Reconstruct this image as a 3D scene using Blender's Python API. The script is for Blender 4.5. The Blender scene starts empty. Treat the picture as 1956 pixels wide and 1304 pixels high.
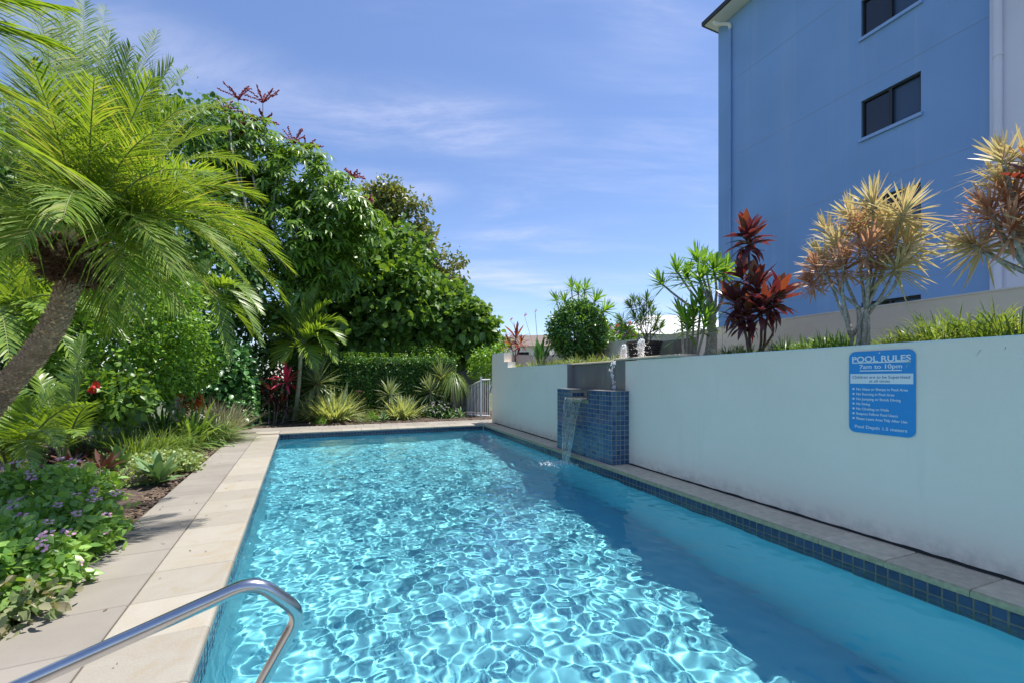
import bpy, math, random
import numpy as np
from mathutils import Vector, Matrix, noise

# ------------------------------------------------------------------ camera, sky, sun, exposure
sc = bpy.context.scene
COL = sc.collection
H = 1.15                      # eye height above the pool coping (coping top is z = 0)
FPX, HY, CX = 815.0, 722.0, 978.0
cam = bpy.data.cameras.new('camera')
cam.sensor_width = 36.0
cam.lens = FPX / 1956 * 36
cam.shift_y = (HY - 652) / 1956
cam.clip_start = 0.05
cam.clip_end = 3000
cam_o = bpy.data.objects.new('camera', cam)
COL.objects.link(cam_o)
cam_o.location = (0, 0, H)
cam_o.rotation_euler = (math.radians(90), 0, 0)
sc.camera = cam_o

SUN_EL = 72.0
SUN_AZ = math.atan2(0.93, 0.38)          # clockwise from +Y towards +X
W = bpy.data.worlds.new('World')
sc.world = W
W.use_nodes = True


def build_world():
    nt = W.node_tree
    N, Lk = nt.nodes, nt.links
    bg = N['Background']
    sky = N.new('ShaderNodeTexSky')
    sky.sky_type = 'NISHITA'
    sky.sun_disc = False
    sky.sun_elevation = math.radians(SUN_EL)
    sky.sun_rotation = SUN_AZ
    sky.altitude = 30
    sky.air_density = 1.0
    sky.dust_density = 0.15
    sky.ozone_density = 2.2
    tc = N.new('ShaderNodeTexCoord')
    sep = N.new('ShaderNodeSeparateXYZ')
    Lk.new(tc.outputs['Generated'], sep.inputs[0])
    mz = N.new('ShaderNodeMath'); mz.operation = 'MAXIMUM'; mz.inputs[1].default_value = 0.06
    Lk.new(sep.outputs[2], mz.inputs[0])
    az = N.new('ShaderNodeMath'); az.operation = 'ADD'; az.inputs[1].default_value = 0.12
    Lk.new(mz.outputs[0], az.inputs[0])
    dx = N.new('ShaderNodeMath'); dx.operation = 'DIVIDE'
    dy = N.new('ShaderNodeMath'); dy.operation = 'DIVIDE'
    Lk.new(sep.outputs[0], dx.inputs[0]); Lk.new(az.outputs[0], dx.inputs[1])
    Lk.new(sep.outputs[1], dy.inputs[0]); Lk.new(az.outputs[0], dy.inputs[1])
    cb = N.new('ShaderNodeCombineXYZ')
    Lk.new(dx.outputs[0], cb.inputs[0]); Lk.new(dy.outputs[0], cb.inputs[1])
    def cnoise(scale, rot, detail, rough, dist, stretch):
        mp = N.new('ShaderNodeMapping')
        mp.inputs['Rotation'].default_value = (0, 0, math.radians(rot))
        mp.inputs['Scale'].default_value = (stretch, 1, 1)
        n = N.new('ShaderNodeTexNoise')
        n.inputs['Scale'].default_value = scale
        n.inputs['Detail'].default_value = detail
        n.inputs['Roughness'].default_value = rough
        n.inputs['Distortion'].default_value = dist
        Lk.new(cb.outputs[0], mp.inputs[0]); Lk.new(mp.outputs[0], n.inputs['Vector'])
        return n.outputs['Fac']

    def rng_(v, a, b, lo=0.0, hi=1.0):
        r = N.new('ShaderNodeMapRange'); r.interpolation_type = 'SMOOTHSTEP'
        r.inputs['From Min'].default_value = a; r.inputs['From Max'].default_value = b
        r.inputs['To Min'].default_value = lo; r.inputs['To Max'].default_value = hi
        Lk.new(v, r.inputs['Value']); return r.outputs[0]

    def op(o, a, b):
        m = N.new('ShaderNodeMath'); m.operation = o
        for k, x in enumerate((a, b)):
            if isinstance(x, (int, float)): m.inputs[k].default_value = x
            else: Lk.new(x, m.inputs[k])
        return m.outputs[0]
    fine = cnoise(3.6, 14, 11, .68, .45, .30)
    broad = cnoise(.9, 10, 4, .5, .4, .6)
    veil = op('MULTIPLY', rng_(fine, .40, .85), rng_(broad, .40, .68))
    total = op('MULTIPLY', veil, .42)
    # cirrus streaks: centre (plane coords), angle, half length, half width, strength
    for (cx, cy, ang, hl, hw, st) in ((-.26, 1.36, 8, .52, .20, 1.0), (-.62, 1.72, 6, .42, .18, .9), (.38, 3.05, 24, 1.3, .22, 1.0), (-.1, 2.7, 12, 1.1, .25, .55), (.1, 2.1, -14, .6, .13, .5),
                                      (.33, 1.0, 20, .2, .12, .5), (-.9, 1.1, 30, .5, .2, .5), (2.6, 1.4, 10, .9, .3, .8), (-2.6, .6, 40, 1.0, .35, .8), (.5, -1.6, 10, 1.2, .4, .9), (-1.5, -2.2, 20, 1.3, .4, .8), (1.0, -.3, 60, .6, .2, .6)):
        mp = N.new('ShaderNodeMapping'); mp.vector_type = 'TEXTURE'
        mp.inputs['Location'].default_value = (cx, cy, 0)
        mp.inputs['Rotation'].default_value = (0, 0, math.radians(ang))
        mp.inputs['Scale'].default_value = (hl, hw, 1)
        Lk.new(cb.outputs[0], mp.inputs[0])
        ln = N.new('ShaderNodeVectorMath'); ln.operation = 'LENGTH'
        Lk.new(mp.outputs[0], ln.inputs[0])
        wob = op('ADD', ln.outputs['Value'], op('MULTIPLY', op('SUBTRACT', broad, .5), 1.6))
        env = rng_(wob, 1.15, .1, 0, 1)
        total = op('ADD', total, op('MULTIPLY', op('MULTIPLY', env, rng_(fine, .30, .78, .08, 1)), st * .62))
    total = op('MINIMUM', total, .7)
    tint = N.new('ShaderNodeMixRGB'); tint.blend_type = 'MULTIPLY'; tint.inputs[0].default_value = 1
    Lk.new(sky.outputs[0], tint.inputs[1]); tint.inputs[2].default_value = (.525, .53, .60, 1)
    mix = N.new('ShaderNodeMixRGB')
    Lk.new(total, mix.inputs['Fac'])
    Lk.new(tint.outputs[0], mix.inputs['Color1'])
    mix.inputs['Color2'].default_value = (2.85, 2.95, 3.7, 1)
    Lk.new(mix.outputs[0], bg.inputs['Color'])
    bg.inputs['Strength'].default_value = 0.15


build_world()
sun = bpy.data.lights.new('sun', 'SUN')
sun.energy = 3.5
sun.angle = math.radians(0.5)
sun.color = (1.0, 0.95, 0.87)
sun.cycles.is_caustics_light = True
sun_o = bpy.data.objects.new('sun', sun)
COL.objects.link(sun_o)
_el = math.radians(SUN_EL)
SUNV = Vector((math.sin(SUN_AZ) * math.cos(_el), math.cos(SUN_AZ) * math.cos(_el), math.sin(_el)))
sun_o.rotation_euler = SUNV.to_track_quat('Z', 'Y').to_euler()
sun_o.location = SUNV * 50

sc.view_settings.view_transform = 'Standard'
sc.view_settings.look = 'None'
sc.view_settings.gamma = 1
sc.view_settings.use_curve_mapping = False
sc.view_settings.exposure = 1.13
sc.render.engine = 'CYCLES'
sc.cycles.max_bounces = 10
sc.cycles.diffuse_bounces = 4
sc.cycles.glossy_bounces = 4
sc.cycles.transmission_bounces = 8
sc.cycles.sample_clamp_indirect = 6
sc.cycles.caustics_refractive = True
sc.cycles.caustics_reflective = False

R = random.Random(7)
rng = np.random.default_rng(7)

# ------------------------------------------------------------------ frames
NR = Vector((.9332, .3593, 0)); TR = Vector((-.3593, .9332, 0))      # right wall frame
NL = Vector((-.8952, -.4457, 0)); TL = Vector((-.4457, .8952, 0))    # left coping frame
DP, DW, DW2 = 3.173, 3.53, 5.2
DL = .388
WATER = -.12


def at(px, py, Y):
    """world point seen at photo pixel (px, py) at distance Y"""
    return Vector(((px - CX) / FPX * Y, Y, H - (py - HY) / FPX * Y))


def gnd(px, py, z=0.0):
    return at(px, py, (H - z) * FPX / (py - HY))


def rf(s, d, z):
    return NR * d + TR * s + Vector((0, 0, z))


def lf(s, d, z):
    return NL * d + TL * s + Vector((0, 0, z))


def xr(px, D):
    """s along the right wall frame where a plane at distance D is seen at column px"""
    k = (px - CX) / FPX
    return D * (.9332 - .3593 * k) / (.3593 + .9332 * k)


def ztop(py, p):
    return H - (py - HY) / FPX * p.y


# ------------------------------------------------------------------ materials
MATS = {}


def newmat(name):
    m = bpy.data.materials.new(name)
    m.use_nodes = True
    MATS[name] = m
    return m, m.node_tree.nodes, m.node_tree.links, m.node_tree.nodes['Principled BSDF']


def ramp(N, stops):
    r = N.new('ShaderNodeValToRGB')
    e = r.color_ramp.elements
    while len(e) > 1:
        e.remove(e[-1])
    e[0].position = stops[0][0]; e[0].color = (*stops[0][1], 1)
    for p, c in stops[1:]:
        x = e.new(p); x.color = (*c, 1)
    return r


def simple(name, c, rough=.6, metal=0.0, noise_s=None, amt=.12, bump=0, bump_s=200, spec=None, island=0):
    m, N, L, P = newmat(name)
    P.inputs['Roughness'].default_value = rough
    P.inputs['Metallic'].default_value = metal
    if spec is not None:
        P.inputs['Specular IOR Level'].default_value = spec
    c = tuple(c)
    tc = N.new('ShaderNodeNewGeometry')
    if noise_s:
        n = N.new('ShaderNodeTexNoise')
        n.inputs['Scale'].default_value = noise_s
        n.inputs['Detail'].default_value = 7
        n.inputs['Roughness'].default_value = .65
        L.new(tc.outputs['Position'], n.inputs['Vector'])
        r = ramp(N, [(.28, tuple(x * (1 - amt) for x in c)), (.72, tuple(min(1, x * (1 + amt)) for x in c))])
        L.new(n.outputs['Fac'], r.inputs[0])
        out = r.outputs[0]
        if island:
            hs = N.new('ShaderNodeHueSaturation')
            mr = N.new('ShaderNodeMapRange')
            mr.inputs['To Min'].default_value = 1 - island; mr.inputs['To Max'].default_value = 1 + island
            oi = N.new('ShaderNodeObjectInfo')
            ad = N.new('ShaderNodeMath'); ad.operation = 'ADD'
            L.new(oi.outputs['Random'], ad.inputs[0]); L.new(tc.outputs['Random Per Island'], ad.inputs[1])
            fr = N.new('ShaderNodeMath'); fr.operation = 'FRACT'
            L.new(ad.outputs[0], fr.inputs[0])
            L.new(fr.outputs[0], mr.inputs['Value'])
            L.new(mr.outputs[0], hs.inputs['Value'])
            L.new(out, hs.inputs['Color'])
            out = hs.outputs[0]
        L.new(out, P.inputs['Base Color'])
    else:
        P.inputs['Base Color'].default_value = (*c, 1)
    if bump:
        n = N.new('ShaderNodeTexNoise')
        n.inputs['Scale'].default_value = bump_s
        n.inputs['Detail'].default_value = 4
        L.new(tc.outputs['Position'], n.inputs['Vector'])
        b = N.new('ShaderNodeBump')
        b.inputs['Strength'].default_value = bump
        b.inputs['Distance'].default_value = .01
        L.new(n.outputs['Fac'], b.inputs['Height'])
        L.new(b.outputs[0], P.inputs['Normal'])
    return m


BRI = {'tricolour_dracaena': 1.35, 'pink_dracaena': 1.3, 'variegated_blade': 2.0, 'variegated_yucca': 1.8, 'date_palm_leaf': 1.75, 'white_petal': 1, 'pink_petal': 1, 'red_petal': 1, 'orange_bract': 1, 'agave_leaf': 1.1, 'sedum_leaf': 1.15, 'red_cordyline': 1.3,
       'pale_mottled_leaf': 1.1, 'seedhead_grass': 1.3, 'fine_grass_leaf': 1.35, 'umbrella_flower': 1.2, 'umbrella_leaf': 2.1, 'broad_leaf': 2.1, 'hedge_leaf': 2.3, 'olive_leaf': 2.2, 'vine_leaf': 2.6, 'deep_leaf': 2.6, 'vinca_leaf': 1.65}


def leafmat(name, cols, rough=.42, trans=.35, across=None, along=None, tcol=None, gloss=.5):
    """cols: colours spread over the leaves; across: stops over the blade width (0 edge, 1 midrib)"""
    m, N, L, P = newmat(name)
    g = N.new('ShaderNodeNewGeometry')
    oi = N.new('ShaderNodeObjectInfo')
    ad = N.new('ShaderNodeMath'); ad.operation = 'ADD'
    L.new(g.outputs['Random Per Island'], ad.inputs[0]); L.new(oi.outputs['Random'], ad.inputs[1])
    fr = N.new('ShaderNodeMath'); fr.operation = 'FRACT'
    L.new(ad.outputs[0], fr.inputs[0])
    k = len(cols)
    cols = [tuple(min(.75, x * BRI.get(name, 1.6)) for x in c) for c in cols]
    r = ramp(N, [((i + .0) / max(1, k - 1), c) for i, c in enumerate(cols)])
    L.new(fr.outputs[0], r.inputs[0])
    col = r.outputs[0]
    if across or along:
        uv = N.new('ShaderNodeUVMap')
        sp = N.new('ShaderNodeSeparateXYZ')
        L.new(uv.outputs[0], sp.inputs[0])
    if across:
        s1 = N.new('ShaderNodeMath'); s1.operation = 'SUBTRACT'; s1.inputs[1].default_value = .5
        L.new(sp.outputs[0], s1.inputs[0])
        s2 = N.new('ShaderNodeMath'); s2.operation = 'ABSOLUTE'
        L.new(s1.outputs[0], s2.inputs[0])
        s3 = N.new('ShaderNodeMapRange')
        s3.inputs['From Min'].default_value = .5; s3.inputs['From Max'].default_value = 0
        L.new(s2.outputs[0], s3.inputs['Value'])
        r2 = ramp(N, across[1])
        L.new(s3.outputs[0], r2.inputs[0])
        mx = N.new('ShaderNodeMixRGB'); mx.blend_type = 'MIX'; mx.inputs[0].default_value = across[0]
        L.new(col, mx.inputs[1]); L.new(r2.outputs[0], mx.inputs[2])
        col = mx.outputs[0]
    if along:
        r3 = ramp(N, along[1])
        L.new(sp.outputs[1], r3.inputs[0])
        mx = N.new('ShaderNodeMixRGB'); mx.blend_type = 'MULTIPLY'; mx.inputs[0].default_value = along[0]
        L.new(col, mx.inputs[1]); L.new(r3.outputs[0], mx.inputs[2])
        col = mx.outputs[0]
    L.new(col, P.inputs['Base Color'])
    P.inputs['Roughness'].default_value = rough
    P.inputs['Specular IOR Level'].default_value = gloss
    tr = N.new('ShaderNodeBsdfTranslucent')
    hs = N.new('ShaderNodeMixRGB'); hs.blend_type = 'MULTIPLY'; hs.inputs[0].default_value = 1
    L.new(col, hs.inputs[1])
    hs.inputs[2].default_value = (*(tcol or (1.5, 1.35, .45)), 1)
    L.new(hs.outputs[0], tr.inputs[0])
    mix = N.new('ShaderNodeMixShader')
    mix.inputs[0].default_value = trans
    L.new(P.outputs[0], mix.inputs[1]); L.new(tr.outputs[0], mix.inputs[2])
    out = N['Material Output']
    L.new(mix.outputs[0], out.inputs[0])
    return m


G = lambda r, g, b: (r, g, b)
M_soil = simple('soil', (.075, .055, .042), .95, noise_s=14, amt=.5, bump=.8, bump_s=60)
M_mulch = simple('mulch_chip', (.13, .09, .065), .9, noise_s=30, amt=.4, island=.5)
M_ground = simple('far_ground', (.08, .10, .05), .95, noise_s=.4, amt=.4)


def stucco_mat():
    m, N, L, P = newmat('stucco_white')
    g = N.new('ShaderNodeNewGeometry')

    def nz(scale, det, sc3, rough=.6):
        mp = N.new('ShaderNodeMapping'); mp.inputs['Scale'].default_value = sc3
        n = N.new('ShaderNodeTexNoise'); n.inputs['Scale'].default_value = scale; n.inputs['Detail'].default_value = det
        n.inputs['Roughness'].default_value = rough
        L.new(g.outputs['Position'], mp.inputs[0]); L.new(mp.outputs[0], n.inputs['Vector'])
        return n.outputs['Fac']

    def mrng(v, a, b, lo, hi):
        r = N.new('ShaderNodeMapRange'); r.inputs['From Min'].default_value = a; r.inputs['From Max'].default_value = b
        r.inputs['To Min'].default_value = lo; r.inputs['To Max'].default_value = hi
        L.new(v, r.inputs['Value']); return r.outputs[0]
    r = ramp(N, [(.3, (.88, .77, .65)), (.7, (.93, .82, .70))])
    L.new(nz(1.1, 6, (1, 1, 1)), r.inputs[0])
    mx = N.new('ShaderNodeMixRGB'); L.new(mrng(nz(7, 5, (1, 1, .10)), .55, .85, 0, .30), mx.inputs[0])
    L.new(r.outputs[0], mx.inputs[1]); mx.inputs[2].default_value = (.60, .60, .54, 1)
    sp = N.new('ShaderNodeSeparateXYZ'); L.new(g.outputs['Position'], sp.inputs[0])
    low = N.new('ShaderNodeMath'); low.operation = 'MULTIPLY'
    L.new(mrng(sp.outputs[2], .16, .0, 0, .75), low.inputs[0]); L.new(mrng(nz(9, 6, (1, 1, 1), .7), .38, .66, 0, 1), low.inputs[1])
    m2 = N.new('ShaderNodeMixRGB'); L.new(low.outputs[0], m2.inputs[0]); L.new(mx.outputs[0], m2.inputs[1]); m2.inputs[2].default_value = (.40, .38, .33, 1)
    sp2 = N.new('ShaderNodeMath'); sp2.operation = 'MULTIPLY'
    L.new(mrng(nz(60, 2, (1, 1, 1)), .74, .78, 0, .35), sp2.inputs[0]); sp2.inputs[1].default_value = 1
    m3 = N.new('ShaderNodeMixRGB'); L.new(sp2.outputs[0], m3.inputs[0]); L.new(m2.outputs[0], m3.inputs[1]); m3.inputs[2].default_value = (.45, .43, .40, 1)
    L.new(m3.outputs[0], P.inputs['Base Color'])
    P.inputs['Roughness'].default_value = .8
    b = N.new('ShaderNodeBump'); b.inputs['Strength'].default_value = .22; b.inputs['Distance'].default_value = .01
    L.new(nz(38, 6, (1, 1, 1)), b.inputs['Height']); L.new(b.outputs[0], P.inputs['Normal'])
    return m


M_stucco = stucco_mat()
M_grey_wall = simple('stucco_grey', (.80, .76, .67), .8, noise_s=2.0, amt=.07, bump=.1, bump_s=70)
M_capedge = simple('wall_cap', (.78, .79, .80), .6, noise_s=5, amt=.04)
M_cream = simple('cream_stone', (.62, .50, .36), .6, noise_s=9, amt=.15, bump=.1)
M_grout_box = simple('box_grout', (.36, .36, .27), .9, noise_s=40, amt=.3)
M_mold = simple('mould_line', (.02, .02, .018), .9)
M_grout = simple('tile_grout', (.15, .145, .11), .9, noise_s=40, amt=.3)
M_joint = simple('paving_joint', (.17, .14, .11), .95, noise_s=40, amt=.3)
M_steel = simple('brushed_steel', (.52, .52, .54), .24, 1.0, noise_s=12, amt=.08)
M_black = simple('black_plastic', (.02, .02, .022), .42)
M_white = simple('white_powdercoat', (.8, .8, .8), .35)
M_timber = simple('weathered_timber', (.20, .19, .18), .9, noise_s=20, amt=.25, bump=.3, bump_s=80, island=.15)
M_terra = simple('terracotta', (.45, .22, .13), .8, noise_s=25, amt=.2, bump=.2)
M_bark = simple('bark_grey', (.26, .23, .19), .95, noise_s=22, amt=.4, bump=.6, bump_s=60)
M_barkpale = simple('bark_pale', (.33, .31, .26), .9, noise_s=18, amt=.3, bump=.5, bump_s=60)
M_lichen = simple('bark_lichen', (.36, .34, .29), .95, noise_s=45, amt=.6, bump=.5, bump_s=90)
M_palmtrunk = simple('palm_trunk', (.33, .24, .155), .95, noise_s=14, amt=.5, bump=1.0, bump_s=50)
M_fibre = simple('palm_fibre', (.20, .10, .055), .95, noise_s=40, amt=.6, bump=1, bump_s=120, island=.4)
M_boot = simple('palm_boot', (.52, .36, .22), .9, noise_s=25, amt=.4, island=.35)
M_cane = simple('cane_trunk', (.42, .45, .33), .6, noise_s=10, amt=.25)
M_blue = None


def foam_mat():
    m, N, L, P = newmat('foam')
    P.inputs['Base Color'].default_value = (.93, .94, .95, 1); P.inputs['Roughness'].default_value = .3
    t = N.new('ShaderNodeBsdfTranslucent'); t.inputs[0].default_value = (.95, .96, .97, 1)
    x = N.new('ShaderNodeMixShader'); x.inputs[0].default_value = .5
    L.new(P.outputs[0], x.inputs[1]); L.new(t.outputs[0], x.inputs[2]); L.new(x.outputs[0], N['Material Output'].inputs[0])
    return m


M_foam = foam_mat()


def tile_mat(name, c0, c1, rough, scale=.5):
    m, N, L, P = newmat(name)
    g = N.new('ShaderNodeNewGeometry'); oi = N.new('ShaderNodeObjectInfo')
    ad = N.new('ShaderNodeMath'); ad.operation = 'ADD'
    L.new(g.outputs['Random Per Island'], ad.inputs[0]); L.new(oi.outputs['Random'], ad.inputs[1])
    fr = N.new('ShaderNodeMath'); fr.operation = 'FRACT'; L.new(ad.outputs[0], fr.inputs[0])
    r = ramp(N, [(0, c0), (.5, tuple((a + b) / 2 for a, b in zip(c0, c1))), (1, c1)])
    L.new(fr.outputs[0], r.inputs[0])
    n = N.new('ShaderNodeTexNoise'); n.inputs['Scale'].default_value = 6
    n.inputs['Detail'].default_value = 8; n.inputs['Roughness'].default_value = .7
    mp = N.new('ShaderNodeMapping'); mp.inputs['Scale'].default_value = (1, 1, .25)
    L.new(g.outputs['Position'], mp.inputs[0]); L.new(mp.outputs[0], n.inputs['Vector'])
    mr = N.new('ShaderNodeMapRange'); mr.inputs['From Min'].default_value = .5; mr.inputs['From Max'].default_value = .72
    mr.inputs['To Max'].default_value = scale
    L.new(n.outputs['Fac'], mr.inputs['Value'])
    mx = N.new('ShaderNodeMixRGB'); L.new(mr.outputs[0], mx.inputs[0]); L.new(r.outputs[0], mx.inputs[1])
    mx.inputs[2].default_value = (.22, .27, .24, 1)      # lime scale left by the water
    L.new(mx.outputs[0], P.inputs['Base Color'])
    P.inputs['Roughness'].default_value = rough
    return m


M_tile_box = tile_mat('fountain_mosaic', (.012, .055, .15), (.05, .125, .25), .16)
M_tile_pool = tile_mat('waterline_mosaic', (.006, .020, .075), (.018, .040, .115), .2, .12)


def coping_mat():
    m, N, L, P = newmat('sandstone_coping')
    g = N.new('ShaderNodeNewGeometry'); oi = N.new('ShaderNodeObjectInfo')
    vm = N.new('ShaderNodeVectorMath'); vm.operation = 'SCALE'; vm.inputs[3].default_value = 40
    cb = N.new('ShaderNodeCombineXYZ')
    L.new(oi.outputs['Random'], cb.inputs[0]); L.new(oi.outputs['Random'], cb.inputs[1])
    L.new(cb.outputs[0], vm.inputs[0])
    av = N.new('ShaderNodeVectorMath'); L.new(g.outputs['Position'], av.inputs[0]); L.new(vm.outputs[0], av.inputs[1])
    n = N.new('ShaderNodeTexNoise'); n.inputs['Scale'].default_value = 5; n.inputs['Detail'].default_value = 8
    n.inputs['Roughness'].default_value = .6; n.inputs['Distortion'].default_value = 1.2
    L.new(av.outputs[0], n.inputs['Vector'])
    r = ramp(N, [(.30, (.34, .315, .27)), (.55, (.32, .29, .24)), (.72, (.315, .26, .18))])
    L.new(n.outputs['Fac'], r.inputs[0])
    n2 = N.new('ShaderNodeTexNoise'); n2.inputs['Scale'].default_value = 160; n2.inputs['Detail'].default_value = 3
    L.new(g.outputs['Position'], n2.inputs['Vector'])
    mx = N.new('ShaderNodeMixRGB'); mx.blend_type = 'OVERLAY'; mx.inputs[0].default_value = .25
    L.new(r.outputs[0], mx.inputs[1]); L.new(n2.outputs['Fac'], mx.inputs[2])
    hs = N.new('ShaderNodeHueSaturation')
    mr = N.new('ShaderNodeMapRange'); mr.inputs['To Min'].default_value = .88; mr.inputs['To Max'].default_value = 1.08
    L.new(oi.outputs['Random'], mr.inputs['Value']); L.new(mr.outputs[0], hs.inputs['Value'])
    L.new(mx.outputs[0], hs.inputs['Color'])
    L.new(hs.outputs[0], P.inputs['Base Color'])
    P.inputs['Roughness'].default_value = .7
    b = N.new('ShaderNodeBump'); b.inputs['Strength'].default_value = .15; b.inputs['Distance'].default_value = .004
    L.new(n2.outputs['Fac'], b.inputs['Height']); L.new(b.outputs[0], P.inputs['Normal'])
    return m


M_coping = coping_mat()
M_copshade = simple('coping_in_shade', (.66, .52, .37), .75, noise_s=16, amt=.22, bump=.15, island=.12)  # coping stone copy for the shaded side, colour raised and warmed against the shade
M_algae = simple('coping_algae_edge', (.36, .33, .20), .8, noise_s=30, amt=.3)


def paver_mat():
    m, N, L, P = newmat('concrete_paver')
    g = N.new('ShaderNodeNewGeometry'); oi = N.new('ShaderNodeObjectInfo')
    n = N.new('ShaderNodeTexNoise'); n.inputs['Scale'].default_value = 2.2; n.inputs['Detail'].default_value = 9
    L.new(g.outputs['Position'], n.inputs['Vector'])
    r = ramp(N, [(.3, (.215, .195, .168)), (.7, (.28, .255, .222))])
    L.new(n.outputs['Fac'], r.inputs[0])
    v = N.new('ShaderNodeTexVoronoi'); v.inputs['Scale'].default_value = 55
    L.new(g.outputs['Position'], v.inputs['Vector'])
    lt = N.new('ShaderNodeMath'); lt.operation = 'LESS_THAN'; lt.inputs[1].default_value = .11
    L.new(v.outputs['Distance'], lt.inputs[0])
    m2 = N.new('ShaderNodeMath'); m2.operation = 'MULTIPLY'; m2.inputs[1].default_value = .45
    L.new(lt.outputs[0], m2.inputs[0])
    mx = N.new('ShaderNodeMixRGB'); L.new(m2.outputs[0], mx.inputs[0]); L.new(r.outputs[0], mx.inputs[1])
    mx.inputs[2].default_value = (.10, .08, .065, 1)
    hs = N.new('ShaderNodeHueSaturation')
    mr = N.new('ShaderNodeMapRange'); mr.inputs['To Min'].default_value = .92; mr.inputs['To Max'].default_value = 1.08
    L.new(oi.outputs['Random'], mr.inputs['Value']); L.new(mr.outputs[0], hs.inputs['Value'])
    L.new(mx.outputs[0], hs.inputs['Color']); L.new(hs.outputs[0], P.inputs['Base Color'])
    P.inputs['Roughness'].default_value = .85
    return m


M_paver = paver_mat()


def steel_panel_mat():
    m, N, L, P = newmat('stained_steel_panel')
    g = N.new('ShaderNodeNewGeometry')
    mp = N.new('ShaderNodeMapping'); mp.inputs['Scale'].default_value = (1, 1, .35)
    n = N.new('ShaderNodeTexNoise'); n.inputs['Scale'].default_value = 6; n.inputs['Detail'].default_value = 7
    L.new(g.outputs['Position'], mp.inputs[0]); L.new(mp.outputs[0], n.inputs['Vector'])
    r = ramp(N, [(.3, (.27, .255, .275)), (.55, (.32, .31, .325)), (.78, (.44, .43, .41))])
    L.new(n.outputs['Fac'], r.inputs[0]); L.new(r.outputs[0], P.inputs['Base Color'])
    P.inputs['Metallic'].default_value = .6
    P.inputs['Roughness'].default_value = .42
    return m


M_steelp = steel_panel_mat()


def facade_mat(name, c, streak):
    m, N, L, P = newmat(name)
    g = N.new('ShaderNodeNewGeometry')
    n = N.new('ShaderNodeTexNoise'); n.inputs['Scale'].default_value = .45; n.inputs['Detail'].default_value = 5
    L.new(g.outputs['Position'], n.inputs['Vector'])
    mp = N.new('ShaderNodeMapping'); mp.inputs['Scale'].default_value = (3, 3, .12)
    n2 = N.new('ShaderNodeTexNoise'); n2.inputs['Scale'].default_value = 1; n2.inputs['Detail'].default_value = 5
    L.new(g.outputs['Position'], mp.inputs[0]); L.new(mp.outputs[0], n2.inputs['Vector'])
    r = ramp(N, [(.3, tuple(x * .93 for x in c)), (.7, tuple(x * 1.07 for x in c))])
    L.new(n.outputs['Fac'], r.inputs[0])
    mr = N.new('ShaderNodeMapRange'); mr.inputs['From Min'].default_value = .52; mr.inputs['From Max'].default_value = .8
    mr.inputs['To Max'].default_value = streak
    L.new(n2.outputs['Fac'], mr.inputs['Value'])
    mx = N.new('ShaderNodeMixRGB'); L.new(mr.outputs[0], mx.inputs[0]); L.new(r.outputs[0], mx.inputs[1])
    mx.inputs[2].default_value = (.5, .55, .62, 1)
    L.new(mx.outputs[0], P.inputs['Base Color'])
    P.inputs['Roughness'].default_value = .75
    return m


M_blue = facade_mat('render_blue', (.22, .38, .66), .26)
M_bluetrim = simple('trim_blue', (.27, .42, .70), .6, noise_s=3, amt=.05)
M_lilac = facade_mat('render_pale', (.72, .71, .80), .1)
M_glassdark = simple('window_glass', (.012, .014, .02), .06, spec=.8)
M_glassblue = simple('flyscreen_reflection', (.035, .07, .13), .25, spec=.6)  # blue base colour stands in for the reflection on the flyscreen
M_frame = simple('window_frame_dark', (.02, .02, .025), .4)
M_soffit = simple('soffit_white', (.75, .74, .72), .7)
M_roofdark = simple('roof_dark', (.03, .03, .035), .6)
M_roofwhite = simple('roof_white', (.75, .75, .74), .6, noise_s=.5, amt=.05)
M_roofbrown = simple('roof_tile_brown', (.17, .13, .11), .8, noise_s=2, amt=.2)
M_seam = simple('panel_joint', (.30, .40, .58), .8)


def plaster_mat():
    m, N, L, P = newmat('pool_plaster')
    g = N.new('ShaderNodeNewGeometry')
    n = N.new('ShaderNodeTexNoise'); n.inputs['Scale'].default_value = 1.2; n.inputs['Detail'].default_value = 8
    L.new(g.outputs['Position'], n.inputs['Vector'])
    r = ramp(N, [(.3, (.18, .57, .70)), (.7, (.22, .63, .75))])
    L.new(n.outputs['Fac'], r.inputs[0]); L.new(r.outputs[0], P.inputs['Base Color'])
    P.inputs['Roughness'].default_value = .9
    return m


M_plaster = plaster_mat()


def water_mat():
    m, N, L, P = newmat('water')
    N.remove(P)
    g = N.new('ShaderNodeBsdfGlass')
    g.inputs['IOR'].default_value = 1.333
    g.inputs['Roughness'].default_value = 0
    g.inputs['Color'].default_value = (.93, 1, 1, 1)
    L.new(g.outputs[0], N['Material Output'].inputs[0])
    return m


M_water = water_mat()


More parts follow.
